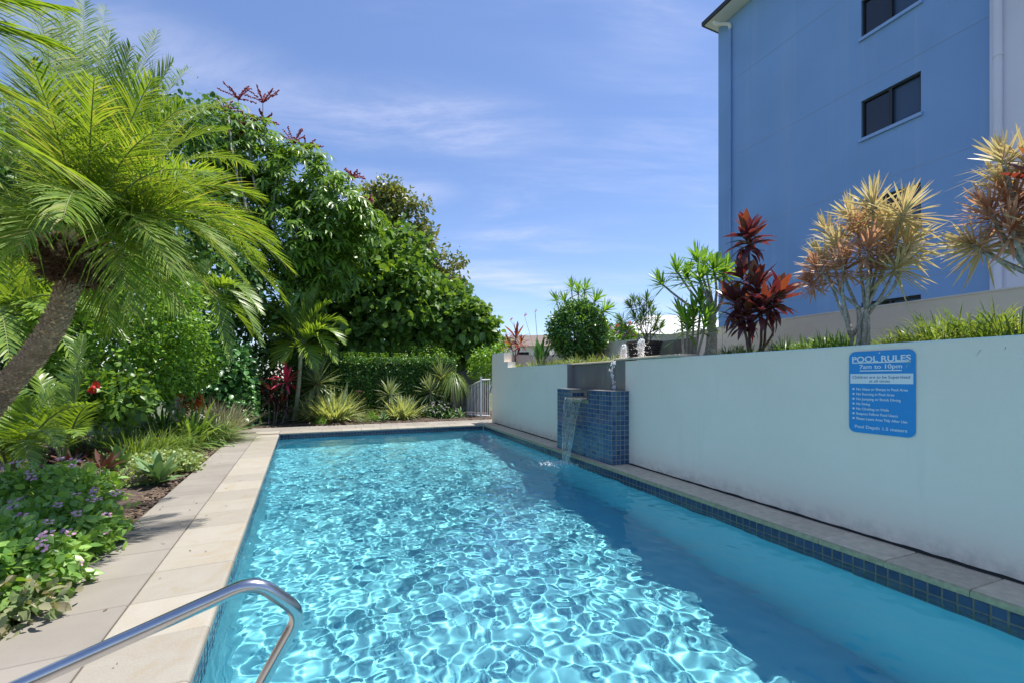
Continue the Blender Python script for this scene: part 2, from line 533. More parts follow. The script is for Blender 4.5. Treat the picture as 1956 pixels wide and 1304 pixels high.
def sheet_mat():
    m, N, L, P = newmat('falling_water')
    N.remove(P)
    gl = N.new('ShaderNodeBsdfGlossy'); gl.inputs['Roughness'].default_value = .08
    tr = N.new('ShaderNodeBsdfTransparent'); tr.inputs[0].default_value = (.86, .92, .90, 1)
    df = N.new('ShaderNodeBsdfDiffuse'); df.inputs[0].default_value = (.75, .80, .78, 1)
    g = N.new('ShaderNodeNewGeometry')
    mp = N.new('ShaderNodeMapping'); mp.inputs['Scale'].default_value = (6, 6, .5)
    n = N.new('ShaderNodeTexNoise'); n.inputs['Scale'].default_value = 9; n.inputs['Detail'].default_value = 5
    L.new(g.outputs['Position'], mp.inputs[0]); L.new(mp.outputs[0], n.inputs['Vector'])
    mr = N.new('ShaderNodeMapRange'); mr.inputs['From Min'].default_value = .45; mr.inputs['From Max'].default_value = .75
    mr.inputs['To Max'].default_value = .55; mr.inputs['To Min'].default_value = .05
    L.new(n.outputs['Fac'], mr.inputs['Value'])
    a = N.new('ShaderNodeMixShader'); L.new(mr.outputs[0], a.inputs[0]); L.new(tr.outputs[0], a.inputs[1]); L.new(df.outputs[0], a.inputs[2])
    b = N.new('ShaderNodeMixShader'); b.inputs[0].default_value = .16
    L.new(a.outputs[0], b.inputs[1]); L.new(gl.outputs[0], b.inputs[2])
    L.new(b.outputs[0], N['Material Output'].inputs[0])
    return m


M_sheet = sheet_mat()

M_date = leafmat('date_palm_leaf', [(.070, .130, .020), (.115, .185, .028), (.050, .095, .022), (.15, .215, .035), (.11, .175, .024), (.21, .21, .07)], .52, .45, gloss=.22)
M_danec = leafmat('cane_palm_leaf', [(.09, .16, .03), (.17, .25, .035), (.06, .12, .03)], .35, .42)
M_umb = leafmat('umbrella_leaf', [(.035, .075, .016), (.065, .125, .018), (.11, .19, .022)], .34, .38)
M_broad = leafmat('broad_leaf', [(.035, .075, .020), (.062, .118, .022), (.10, .17, .028)], .40, .38)
M_olive = leafmat('olive_leaf', [(.05, .07, .02), (.085, .11, .03), (.14, .13, .04)], .45, .25)
M_hedge = leafmat('hedge_leaf', [(.018, .05, .014), (.03, .075, .018), (.07, .14, .025)], .35, .22)
M_lime = leafmat('lime_leaf', [(.055, .13, .018), (.11, .22, .025), (.16, .28, .03), (.035, .085, .015)], .4, .35)
M_vine = leafmat('vine_leaf', [(.018, .055, .018), (.035, .09, .025), (.055, .13, .035)], .35, .2)
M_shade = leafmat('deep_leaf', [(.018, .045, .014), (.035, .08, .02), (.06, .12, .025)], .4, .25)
M_strap = leafmat('strap_leaf', [(.05, .11, .028), (.085, .16, .035), (.15, .22, .07)], .35, .35)
M_liri = leafmat('liriope_leaf', [(.075, .14, .03), (.14, .21, .05), (.05, .09, .028), (.20, .24, .09)], .38, .4)
M_fine = leafmat('fine_grass_leaf', [(.12, .17, .07), (.20, .25, .11), (.08, .13, .05)], .5, .35)
M_purpgrass = leafmat('seedhead_grass', [(.28, .22, .17), (.18, .20, .10), (.35, .30, .22)], .6, .3, tcol=(1, 1, .8))
M_vari = leafmat('variegated_blade', [(.10, .17, .05), (.16, .22, .07)], .4, .35,
                 across=(.85, [(0, (.66, .68, .46)), (.45, (.60, .63, .40)), (.6, (.16, .26, .10)), (1, (.10, .18, .06))]))
M_yucca = leafmat('variegated_yucca', [(.10, .17, .07), (.17, .23, .10)], .4, .25,
                  across=(.8, [(0, (.48, .50, .33)), (.4, (.40, .44, .26)), (.55, (.12, .20, .09)), (1, (.10, .17, .08))]))
M_drac = leafmat('green_dracaena', [(.05, .12, .02), (.10, .20, .025), (.15, .27, .03)], .35, .4)
M_marg = leafmat('dark_dracaena', [(.03, .075, .02), (.06, .12, .03), (.09, .16, .04)], .35, .35)
M_tri = leafmat('tricolour_dracaena', [(.46, .35, .19), (.50, .44, .23), (.44, .29, .18), (.52, .46, .28)], .45, .36,
                across=(.55, [(0, (.55, .32, .26)), (.22, (.72, .62, .38)), (.6, (.62, .54, .28)), (.8, (.26, .34, .10)), (1, (.18, .26, .06))]),
                tcol=(1.1, 1.02, .75))
M_tripink = leafmat('pink_dracaena', [(.48, .24, .16), (.52, .34, .20), (.40, .18, .13)], .45, .40,
                    across=(.5, [(0, (.45, .14, .12)), (.3, (.62, .42, .28)), (1, (.30, .20, .10))]), tcol=(1.15, .95, .75))
M_cordy = leafmat('red_cordyline', [(.06, .022, .026), (.12, .035, .028), (.19, .075, .03), (.25, .13, .04)], .30, .45,
                  across=(.30, [(0, (.42, .03, .04)), (.2, (.12, .03, .025)), (1, (.08, .025, .02))]), tcol=(1.9, 1.1, .6))
M_cordydark = leafmat('dark_cordyline', [(.045, .020, .030), (.075, .026, .034), (.11, .045, .04)], .25, .25,
                      across=(.35, [(0, (.25, .03, .05)), (.15, (.05, .02, .025)), (1, (.04, .02, .025))]), tcol=(2.4, .9, .6))
M_cordypink = leafmat('pink_cordyline', [(.45, .03, .085), (.32, .025, .06), (.5, .06, .12)], .3, .35, tcol=(1.3, .8, .9))
M_brom = leafmat('bromeliad_leaf', [(.05, .018, .022), (.085, .035, .03), (.045, .035, .02), (.11, .05, .04)], .28, .15, tcol=(1.5, 1, .7))
M_agave = leafmat('agave_leaf', [(.11, .20, .08), (.16, .26, .10)], .45, .15, tcol=(1.2, 1.3, .6))
M_sedum = leafmat('sedum_leaf', [(.24, .33, .13), (.32, .40, .18), (.18, .26, .10)], .5, .3)
M_vinca = leafmat('vinca_leaf', [(.075, .16, .03), (.13, .24, .05), (.20, .32, .09)], .35, .35)
M_varishrub = leafmat('pale_mottled_leaf', [(.30, .34, .18), (.12, .20, .07), (.42, .36, .25)], .4, .3)
M_pinkfl = leafmat('pink_petal', [(.62, .32, .52), (.70, .45, .62), (.58, .25, .46)], .5, .3, tcol=(1.1, 1, 1.1))
M_redfl = leafmat('red_petal', [(.65, .02, .02), (.55, .03, .03)], .5, .3, tcol=(1.2, .9, .9))
M_whitefl = leafmat('white_petal', [(.72, .68, .66), (.62, .52, .52)], .5, .3, tcol=(1, 1, 1))
M_orangefl = leafmat('orange_bract', [(.60, .12, .03), (.65, .25, .04), (.45, .05, .03)], .45, .35, tcol=(1.3, .9, .6))
M_umbfl = leafmat('umbrella_flower', [(.22, .015, .035), (.32, .025, .05)], .6, .15, tcol=(1.4, .8, .8))
M_yellowfl = leafmat('yellow_leaf', [(.65, .42, .03), (.6, .35, .03)], .5, .3)
M_stemred = simple('stem_maroon', (.10, .05, .045), .6)
M_stemg = simple('stem_green', (.16, .20, .07), .6, noise_s=15, amt=.2)


# ------------------------------------------------------------------ mesh helpers
def tagp(o, label=None, cat=None, group=None, kind=None):
    if label: o['label'] = label
    if cat: o['category'] = cat
    if group: o['group'] = group
    if kind: o['kind'] = kind
    return o


def thing(name, label, cat, loc=(0, 0, 0), group=None):
    o = bpy.data.objects.new(name, None)
    o.empty_display_size = .1
    COL.objects.link(o)
    o.location = loc
    return tagp(o, label, cat, group)


def link(name, me, parent=None, kind=None):
    o = bpy.data.objects.new(name, me)
    COL.objects.link(o)
    if parent is not None:
        o.parent = parent
        wl = Vector((0, 0, 0)); p = parent
        while p is not None:
            wl += p.location; p = p.parent
        o.location = -wl            # meshes are written in world coordinates
    if kind: o['kind'] = kind
    return o


class MB:
    def __init__(self):
        self.v = []; self.f = []; self.u = []; self.fu = False

    def add(self, v, f):
        b = len(self.v)
        self.v.extend([tuple(p) for p in v])
        self.f.extend([tuple(i + b for i in q) for q in f])

    def hexa(self, p):
        """eight corners: bottom ring 0-3, top ring 4-7"""
        self.add(p, [(3, 2, 1, 0), (4, 5, 6, 7), (0, 1, 5, 4), (1, 2, 6, 5), (2, 3, 7, 6), (3, 0, 4, 7)])

    def fbox(self, fr, s0, s1, d0, d1, z0, z1):
        self.hexa([fr(s0, d0, z0), fr(s1, d0, z0), fr(s1, d1, z0), fr(s0, d1, z0),
                   fr(s0, d0, z1), fr(s1, d0, z1), fr(s1, d1, z1), fr(s0, d1, z1)])

    def tube(self, pts, rad, n=8, cap=True):
        pts = [Vector(p) for p in pts]
        if not hasattr(rad, '__len__'): rad = [rad] * len(pts)
        rings = []
        up = Vector((0, 0, 1))
        prev = None
        for i, p in enumerate(pts):
            a = pts[max(0, i - 1)]; b = pts[min(len(pts) - 1, i + 1)]
            d = (b - a).normalized()
            if prev is None:
                x = d.cross(up if abs(d.z) < .95 else Vector((1, 0, 0))).normalized()
            else:
                x = (prev - d * prev.dot(d)).normalized()
            prev = x
            y = d.cross(x)
            rings.append([p + (x * math.cos(2 * math.pi * k / n) + y * math.sin(2 * math.pi * k / n)) * rad[i] for k in range(n)])
        v = [q for r_ in rings for q in r_]
        f = []
        for i in range(len(pts) - 1):
            for k in range(n):
                f.append((i * n + k, i * n + (k + 1) % n, (i + 1) * n + (k + 1) % n, (i + 1) * n + k))
        if cap:
            f.append(tuple(range(n))[::-1]); f.append(tuple((len(pts) - 1) * n + k for k in range(n)))
        self.add(v, f)

    def lathe(self, c, prof, n=20):
        v = []; f = []
        for r_, z in prof:
            for k in range(n):
                a = 2 * math.pi * k / n
                v.append((c[0] + r_ * math.cos(a), c[1] + r_ * math.sin(a), c[2] + z))
        for i in range(len(prof) - 1):
            for k in range(n):
                f.append((i * n + k, i * n + (k + 1) % n, (i + 1) * n + (k + 1) % n, (i + 1) * n + k))
        self.add(v, f)

    def mesh(self, name, m, smooth=False):
        me = bpy.data.meshes.new(name)
        me.from_pydata(self.v, [], self.f)
        me.materials.append(m)
        if smooth: me.polygons.foreach_set('use_smooth', [True] * len(me.polygons))
        me.update()
        return me

    def build(self, name, m, parent=None, smooth=False, kind=None):
        return link(name, self.mesh(name, m, smooth), parent, kind)


def bez(a, b, c, n=10):
    return [a * (1 - t) ** 2 + b * 2 * t * (1 - t) + c * t * t for t in [i / (n - 1) for i in range(n)]]


def smoothpts(pts, sub=5):
    pts = [Vector(p) for p in pts]
    out = []
    for i in range(len(pts) - 1):
        p0 = pts[max(0, i - 1)]; p1 = pts[i]; p2 = pts[i + 1]; p3 = pts[min(len(pts) - 1, i + 2)]
        for k in range(sub):
            t = k / sub
            out.append(.5 * ((2 * p1) + (p2 - p0) * t + (2 * p0 - 5 * p1 + 4 * p2 - p3) * t * t + (3 * p1 - p0 - 3 * p2 + p3) * t ** 3))
    out.append(pts[-1])
    return out


def nrm(a):
    return a / np.maximum(np.linalg.norm(a, axis=-1, keepdims=True), 1e-9)


PROF = {
    'blade': [(0, .55), (.35, 1), (.72, .75), (1, .04)],
    'leaf': [(0, .08), (.3, .85), (.62, .9), (1, .05)],
    'round': [(0, .3), (.28, 1.0), (.66, .95), (1, .12)],
    'wide': [(0, .14), (.16, .42), (.42, 1), (.72, .82), (.9, .4), (1, .03)],
    'frond': [(0, .6), (.3, 1), (.7, .7), (1, .05)],
}


def blades(P, D, U, L, Wd, droop=.2, prof='blade', fold=.0, wave=0):
    """arrays of leaves: origins P, directions D, facing U, lengths L, widths Wd. Returns verts, quads, uv"""
    P = np.asarray(P, float); D = nrm(np.asarray(D, float)); U = np.asarray(U, float)
    n = len(P)
    L = np.broadcast_to(np.asarray(L, float), (n,)); Wd = np.broadcast_to(np.asarray(Wd, float), (n,))
    droop = np.broadcast_to(np.asarray(droop, float), (n,))
    S = nrm(np.cross(D, U))
    pr = PROF[prof]; K = len(pr)
    V = np.zeros((n, K, 3, 3)) if fold else np.zeros((n, K, 2, 3))
    UV = np.zeros((n, K, 3 if fold else 2, 2))
    Un = nrm(np.cross(S, D))
    for i, (t, w) in enumerate(pr):
        c = P + D * (L * t)[:, None]
        c[:, 2] -= droop * L * t * t
        hw = (Wd * w * .5)[:, None]
        if fold:
            V[:, i, 0] = c - S * hw + Un * hw * fold
            V[:, i, 1] = c
            V[:, i, 2] = c + S * hw + Un * hw * fold
            UV[:, i, :, 0] = (0, .5, 1)
        else:
            V[:, i, 0] = c - S * hw; V[:, i, 1] = c + S * hw
            UV[:, i, :, 0] = (0, 1)
        UV[:, i, :, 1] = t
    c = 3 if fold else 2
    base = (np.arange(n) * K * c)[:, None]
    q = []
    for i in range(K - 1):
        for j in range(c - 1):
            q.append([i * c + j, i * c + j + 1, (i + 1) * c + j + 1, (i + 1) * c + j])
    q = np.array(q)
    F = (base[:, :, None] + q[None]).reshape(-1, 4)
    return V.reshape(-1, 3), F, UV.reshape(-1, 2)


class NB:
    """collects numpy leaf arrays"""
    def __init__(self): self.V = []; self.F = []; self.U = []; self.n = 0

    def add(self, vfu):
        V, F, U = vfu
        self.V.append(V); self.F.append(F + self.n); self.U.append(U); self.n += len(V)
        return self

    def mesh(self, name, m):
        V = np.concatenate(self.V); F = np.concatenate(self.F); U = np.concatenate(self.U)
        me = bpy.data.meshes.new(name)
        me.vertices.add(len(V)); me.vertices.foreach_set('co', V.astype(np.float32).ravel())
        me.loops.add(F.size); me.loops.foreach_set('vertex_index', F.astype(np.int32).ravel())
        me.polygons.add(len(F))
        me.polygons.foreach_set('loop_start', np.arange(0, F.size, 4, dtype=np.int32))
        me.polygons.foreach_set('loop_total', np.full(len(F), 4, dtype=np.int32))
        me.polygons.foreach_set('use_smooth', np.ones(len(F), dtype=bool))
        ul = me.uv_layers.new(name='UVMap')
        ul.data.foreach_set('uv', U[F.ravel()].astype(np.float32).ravel())
        me.materials.append(m)
        me.update(calc_edges=True)
        return me

    def build(self, name, m, parent=None, kind=None):
        return link(name, self.mesh(name, m), parent, kind)


def rdir(n):
    return nrm(rng.normal(size=(n, 3)))


def shell_points(c, r, n, jitter=.25, lo=.55, zmin=-1, bumps=6):
    """points mostly near the surface of a lumpy ellipsoid; returns pts and outward dirs"""
    d = rdir(int(n * 1.6) + 8)
    d = d[d[:, 2] > zmin][:n]
    lump = np.ones(len(d))
    for _ in range(bumps):
        a = rdir(1)[0]; lump += jitter * np.exp(-(1 - d @ a) * 7) * rng.uniform(-.6, 1)
    rad = (rng.uniform(lo ** 2, 1, len(d))) ** .5 * lump
    p = np.array(c) + d * np.array(r) * rad[:, None]
    return p, nrm(d / np.array(r))


def crown(nb, c, r, clumps, per, size, leaf=(.12, .06), prof='leaf', lo=.6, droop=.25, zmin=-1, fold=0, up=.4, jit=.25):
    """clumps of leaves through the volume of a lumpy ellipsoid"""
    cp, cd = shell_points(c, r, clumps, lo=lo, zmin=zmin, jitter=jit)
    k = len(cp)
    idx = np.repeat(np.arange(k), per)
    off = rng.normal(size=(len(idx), 3)) * size
    off[:, 2] *= .65
    p = cp[idx] + off
    d = nrm(cd[idx] * .7 + rdir(len(idx)) * .8 + np.array([0, 0, up - .35]))
    u = nrm(rdir(len(idx)) * .7 + np.array([0, 0, up]) + cd[idx] * .5)
    L = leaf[0] * rng.uniform(.45, 1.35, len(idx))
    nb.add(blades(p, d, u, L, L * leaf[1] / leaf[0], droop, prof, fold))
    return cp


def heads(nb, P, axis, n, L, Wd, a0=.15, a1=1.9, droop=.25, prof='blade', fold=0, stem=.08):
    """a rosette of n leaves round axis at point P; a0..a1 polar angles in radians"""
    ax = np.array(axis, float); ax /= np.linalg.norm(ax)
    x = np.cross(ax, [0.3, 1, .1]); x /= np.linalg.norm(x); y = np.cross(ax, x)
    i = np.arange(n)
    pol = a0 + (a1 - a0) * ((i + .5) / n) ** .85 + rng.normal(size=n) * .09
    az = i * 2.39996 + rng.normal(size=n) * .2
    d = np.cos(pol)[:, None] * ax + np.sin(pol)[:, None] * (np.cos(az)[:, None] * x + np.sin(az)[:, None] * y)
    p = np.array(P)[None] - ax * (stem * (i / n))[:, None] + d * .01
    u = nrm(ax[None] * 1.0 + rdir(n) * .25 + 1e-3)
    LL = L * rng.uniform(.75, 1.1, n) * (1 - .25 * np.cos(pol).clip(0, 1))
    nb.add(blades(p, d, u, LL, Wd * rng.uniform(.85, 1.1, n), droop * np.sin(pol).clip(.1, 1) * rng.uniform(.6, 1.4, n), prof, fold))


def tuft(nb, c, n, L, Wd, spread=.12, a0=.05, a1=1.1, droop=.6, prof='blade', fold=0, lean=None):
    az = rng.uniform(0, 2 * math.pi, n); pol = rng.uniform(a0, a1, n)
    d = np.stack([np.sin(pol) * np.cos(az), np.sin(pol) * np.sin(az), np.cos(pol)], 1)
    if lean is not None: d = nrm(d + np.array(lean))
    p = np.array(c)[None] + np.stack([np.cos(az), np.sin(az), az * 0], 1) * (spread * rng.uniform(0, 1, n) ** .7)[:, None]
    u = nrm(np.array([[0, 0, 1.0]]) + rdir(n) * .2)
    LL = L * rng.uniform(.55, 1.1, n)
    nb.add(blades(p, d, u, LL, Wd * rng.uniform(.8, 1.2, n), droop * rng.uniform(.5, 1.3, n), prof, fold))


def frond_mesh(base, ctrl, tip, nl=46, ll=.26, lw=.013, mat=None, rach=.008, hang=.25, vee=.5, start=.14, ang=.95, prof='frond', curl=.0):
    """a pinnate palm frond: returns rachis MB and leaflet NB"""
    base, ctrl, tip = Vector(base), Vector(ctrl), Vector(tip)
    pts = bez(base, ctrl, tip, 12)
    mb = MB()
    mb.tube(pts, [rach * (1 - .82 * i / 11) for i in range(12)], 5)
    P = []; D = []; U = []; L = []; DR = []
    for i in range(nl):
        t = start + (1 - start) * (i + .5) / nl
        p = base * (1 - t) ** 2 + ctrl * 2 * t * (1 - t) + tip * t * t
        tan = ((ctrl - base) * (1 - t) + (tip - ctrl) * t).normalized()
        side = tan.cross(Vector((0, 0, 1)))
        if side.length < .05: side = Vector((1, 0, 0))
        side.normalize()
        upv = side.cross(tan).normalized()
        env = (math.sin(math.pi * (.12 + .86 * t) ** .8) ** .6) if t < .999 else .3
        for sg in (-1, 1):
            a = ang * (1 - .45 * t) + R.uniform(-.10, .10)
            vv = vee + R.uniform(-.22, .22)
            dd = tan * math.cos(a) + side * sg * math.sin(a) * math.cos(vv) + upv * math.sin(a) * math.sin(vv)
            P.append(p + side * sg * .002); D.append(dd); U.append(upv + side * (-sg) * .45 + Vector((R.uniform(-.2, .2), R.uniform(-.2, .2), 0)))
            L.append(ll * env * R.uniform(.88, 1.1)); DR.append(hang * R.uniform(.5, 1.5) + (curl if R.random() < .12 else 0))
    nb = NB()
    nb.add(blades([tuple(x) for x in P], [tuple(x) for x in D], [tuple(x) for x in U], L, lw, DR, prof))
    return mb, nb


def frond(parent, mat, rmat, *a, **k):
    mb, nb = frond_mesh(*a, **k)
    fr = mb.build('frond', rmat, parent, smooth=True)
    me = nb.mesh('leaflets', mat)
    lo = bpy.data.objects.new('leaflets', me)
    COL.objects.link(lo); lo.parent = fr
    lo['kind'] = 'stuff'
    return fr


def single_leaf(name, mat, L, Wd, droop, prof='wide', fold=.25):
    """one leaf along +X, up +Z"""
    V, F, U = blades([(0, 0, 0)], [(1, 0, 0)], [(0, 0, 1)], L, Wd, droop, prof, fold)
    nb = NB(); nb.add((V, F, U))
    return nb.mesh(name, mat)


def place_leaf(parent, me, p, d, up=Vector((0, 0, 1)), s=1.0, name='leaf'):
    d = Vector(d).normalized()
    y = up.cross(d)
    if y.length < .1: y = Vector((0, 1, 0)).cross(d)
    y.normalize(); z = d.cross(y)
    o = bpy.data.objects.new(name, me)
    COL.objects.link(o); o.parent = parent
    M = Matrix((d, y, z)).transposed().to_4x4()
    M = Matrix.Translation(Vector(p) - parent.location) @ M @ Matrix.Scale(s, 4)
    o.matrix_local = M
    return o


def leaf_head(parent, meshes, P, axis, n, s=1.0, a0=.2, a1=1.8, stem=.12):
    ax = Vector(axis).normalized()
    x = ax.cross(Vector((.3, 1, .1))).normalized(); y = ax.cross(x)
    for i in range(n):
        pol = a0 + (a1 - a0) * ((i + .5) / n) + R.uniform(-.22, .22)
        az = i * 2.39996 + R.uniform(-.25, .25)
        d = ax * math.cos(pol) + (x * math.cos(az) + y * math.sin(az)) * math.sin(pol)
        me = meshes[min(len(meshes) - 1, int(i / n * len(meshes)))] if R.random() < .7 else R.choice(meshes)
        place_leaf(parent, me, Vector(P) - ax * (stem * i / n), d, ax + Vector((R.uniform(-.3, .3), R.uniform(-.3, .3), .1)), s * R.uniform(.8, 1.1))


#=STRUCTURE=
# ------------------------------------------------------------------ ground, soil
LB = Vector((-4.90, 8.97, 0)); RB = Vector((-.72, 10.70, 0))            # back corners of the pool
TB = (RB - LB).normalized(); NB_ = Vector((-TB.y, TB.x, 0))              # along / away from the back edge
BL = (RB - LB).length


def bf(s, d, z):
    return LB + TB * s + NB_ * d + Vector((0, 0, z))


NEAR_S = -2.6
A = lf(NEAR_S, DL, 0); B = rf(NEAR_S + .2, DP, 0)
mb = MB()
# ground sheet with the pool and paving cut out of it: four big quads round the basin
g0, g1, g2, g3 = A, B, RB, LB
zG = -.055


def gz(v, z=zG): return (v.x, v.y, z)


o0, o1, o2, o3 = Vector((-900, -900, 0)), Vector((900, -900, 0)), Vector((900, 900, 0)), Vector((-900, 900, 0))
q0, q1, q2, q3 = A - Vector((0.2, .3, 0)), B + Vector((.2, -.3, 0)), RB + Vector((.25, .2, 0)), LB + Vector((-.25, .1, 0))
mb.add([gz(p) for p in (o0, o1, o2, o3, q0, q1, q2, q3)], [(0, 1, 5, 4), (1, 2, 6, 5), (2, 3, 7, 6), (3, 0, 4, 7)])
tagp(mb.build('ground', M_ground), kind='structure')

# garden bed soil: an uneven sheet left and behind the paving
def soil_sheet(name, pts_fn, ns, nd, amp, z0):
    v = []; f = []
    for i in range(ns):
        for j in range(nd):
            p = pts_fn(i / (ns - 1), j / (nd - 1))
            e = min(1, j / 2)
            v.append((p.x, p.y, z0 + e * amp * (.6 + noise.noise(Vector((p.x * 1.7, p.y * 1.7, 0))) + .5 * noise.noise(Vector((p.x * 9, p.y * 9, 3))))))
    for i in range(ns - 1):
        for j in range(nd - 1):
            a = i * nd + j
            f.append((a, a + 1, a + nd + 1, a + nd))
    m = MB(); m.add(v, f)
    return tagp(m.build(name, M_soil, smooth=True), kind='structure')


soil_sheet('soil_left', lambda a, b: lf(-2 + a * 13.5, 1.195 + b * 6, 0), 130, 60, .05, -.035)
soil_sheet('soil_back', lambda a, b: bf(-2.2 + a * 9.5, 1.30 + b * 3, 0), 90, 30, .05, -.028)

# ------------------------------------------------------------------ pool shell
mb = MB()
zt = -.04; zf = -1.45
c4 = [A, B, RB, LB]
for z in (zt, zf):
    pass
v = [(p.x, p.y, zt) for p in c4] + [(p.x, p.y, zf) for p in c4]
mb.add(v, [(4, 5, 6, 7), (0, 1, 5, 4), (1, 2, 6, 5), (2, 3, 7, 6), (3, 0, 4, 7)])
shell = tagp(mb.build('pool_shell', M_plaster), kind='structure')
shell.cycles.is_caustics_receiver = True

TP = .0655                       # mosaic pitch


def tile_verts(fr3, s, z, w, h, t, bv=.003):
    """a little bevelled tile facing the negative d side of frame fr3(s, d, z)"""
    a = w / 2; b = h / 2
    return [fr3(s - a, 0, z - b), fr3(s + a, 0, z - b), fr3(s + a, 0, z + b), fr3(s - a, 0, z + b),
            fr3(s - a + bv, -t, z - b + bv), fr3(s + a - bv, -t, z - b + bv), fr3(s + a - bv, -t, z + b - bv), fr3(s - a + bv, -t, z + b - bv)]


TF = [(4, 5, 6, 7), (0, 1, 5, 4), (1, 2, 6, 5), (2, 3, 7, 6), (3, 0, 4, 7)]


def tile_field(parent, frm, s0, s1, zrows, mat, n_single, keyfn, backing, inset=.0, pitch=TP):
    cells = []
    k = int((s1 - s0) / pitch)
    for i in range(k):
        for z in zrows:
            cells.append((s0 + (i + .5) * (s1 - s0) / k, z))
    w = (s1 - s0) / k - .0065; h = pitch - .0065
    cells.sort(key=keyfn)
    base = MB(); base.add(tile_verts(lambda s, d, z: (s, d, z), 0, 0, w, h, .004), TF)
    me = base.mesh('mosaic_tile', mat)
    ex = frm(1, 0, 0) - frm(0, 0, 0); ey = frm(0, 1, 0) - frm(0, 0, 0)
    rot = Matrix((ex, ey, Vector((0, 0, 1)))).transposed().to_4x4()
    for s, z in cells[:n_single]:
        o = bpy.data.objects.new('mosaic_tile', me); COL.objects.link(o); o.parent = parent
        o.matrix_local = Matrix.Translation(frm(s, R.uniform(-.0008, .0008), z) - parent.location) @ rot @ Matrix.Rotation(R.uniform(-.008, .008), 4, 'X')
        o.cycles.is_caustics_receiver = True
    rest = MB()
    for s, z in cells[n_single:]:
        rest.add(tile_verts(frm, s, z, w, h, .004), TF)
    if rest.v:
        o = rest.build('mosaic_band', mat, parent, kind='stuff')
        o.cycles.is_caustics_receiver = True
    return cells


rows = [zt - TP * (i + .5) for i in range(3)]
zb = zt - 3 * TP - .004


def band_back(name, fr_, s0, s1):
    m = MB(); m.fbox(fr_, s0, s1, -.002, .03, zb, zt)
    o = m.build(name, M_grout, shell); o.cycles.is_caustics_receiver = True


fr_right = lambda s, d, z: rf(s, DP + d - .004, z)
fr_left = lambda s, d, z: lf(s, DL + d - .004, z)
fr_back = lambda s, d, z: bf(s, d - .004, z)
band_back('grout_bed', fr_right, NEAR_S + .2, 10.2)
band_back('grout_bed', fr_left, NEAR_S, 10.15)
band_back('grout_bed', fr_back, .01, BL - .01)
tile_field(shell, fr_right, .8, 10.2, rows[:2], M_tile_pool, 170, lambda c: c[0], True)
tile_field(shell, fr_right, .8, 10.2, rows[2:], M_tile_pool, 0, lambda c: c[0], True)
tile_field(shell, fr_back, .02, BL - .02, rows, M_tile_pool, 0, lambda c: c[0], True)
tile_field(shell, fr_left, 1.0, 10.1, rows, M_tile_pool, 110, lambda c: c[0] - c[1], True)

# ------------------------------------------------------------------ coping and pavers, one object each
def slab_mesh(w, l, t, mat, nose=0.0, name='coping_tile', algae=False):
    """slab: x along the pool edge (l), y away from the pool (w); rounded nose at y = 0"""
    m = MB()
    g = .004
    prof = []
    if nose:
        for a in (0, 22, 45, 67, 90):
            prof.append((nose - nose * math.cos(math.radians(a)), -nose + nose * math.sin(math.radians(a))))
        prof = [(0, -t)] + prof + [(w - g, 0), (w, -g), (w, -t)]
    else:
        prof = [(0, -t), (0, -g), (g, 0), (w - g, 0), (w, -g), (w, -t)]
    n = len(prof)
    xs = [(-l / 2, g), (-l / 2 + g, 0), (l / 2 - g, 0), (l / 2, g)]
    v = []
    for x, dz in xs:
        for y, z in prof:
            v.append((x, y, z - (dz if z > -g * 1.5 else 0)))
    f = []
    for i in range(3):
        for k in range(n - 1):
            f.append((i * n + k, (i + 1) * n + k, (i + 1) * n + k + 1, i * n + k + 1))
    f.append(tuple(range(n))); f.append(tuple(3 * n + k for k in range(n))[::-1])
    m.add(v, f)
    me = m.mesh(name, mat)
    if algae:
        me.materials.append(M_algae)
        for p in me.polygons:
            c = p.center
            if c.y < nose * .55: p.material_index = 1
    return me


def lay(parent, me, frm, s, d, name, jig=.0012):
    o = bpy.data.objects.new(name, me); COL.objects.link(o); o.parent = parent
    ex = frm(1, 0, 0) - frm(0, 0, 0); ey = frm(0, 1, 0) - frm(0, 0, 0)
    ez = ex.cross(ey)
    rot = Matrix((ex, ey, Vector((0, 0, 1)))).transposed().to_4x4()
    o.matrix_local = Matrix.Translation(frm(s, d, R.uniform(-jig, jig))) @ rot @ Matrix.Rotation(R.uniform(-.0015, .0015), 4, 'Z')
    return o


cop = tagp(bpy.data.objects.new('pool_coping', None), kind='structure'); COL.objects.link(cop)
frL = lambda s, d, z: lf(s, DL + d, z)
frR = lambda s, d, z: rf(s, DP + d, z)
mL = slab_mesh(.397, .396, .04, M_coping, .018)
mR = slab_mesh(.355, .395, .04, M_copshade, .02, algae=True)
mP = slab_mesh(.396, .396, .045, M_paver, 0, 'paver')
s = 2.41 - .4 * 12 + .2
while s < 9.9:
    lay(cop, mL, frL, s, -.012, 'coping_tile')
    s += .4
s = 1.274 - .4 * 9 + .2
while s < 10.3:
    lay(cop, mR, frR, s, -.012, 'coping_tile')
    s += .4
# corner fill and back coping
nb_t = 11
for i in range(nb_t):
    l = BL / nb_t
    mB_ = mL if abs(l - .4) < .02 else slab_mesh(.397, l - .004, .04, M_coping, .018)
    if i == 0: mBk = slab_mesh(.397, l - .004, .04, M_coping, .018)
    lay(cop, mBk, bf, (i + .5) * l, -.012, 'coping_tile')
pav = tagp(bpy.data.objects.new('pool_deck', None), kind='structure'); COL.objects.link(pav)
s = 2.41 - .4 * 12 + .2
while s < 10.4:
    lay(pav, mP, frL, s, .393, 'paver')
    s += .4
for j in range(2):
    for i in range(-2, 13):
        lay(pav, mP, bf, (i + .35 + .5 * j) * .4, .392 + .4 * j, 'paver')
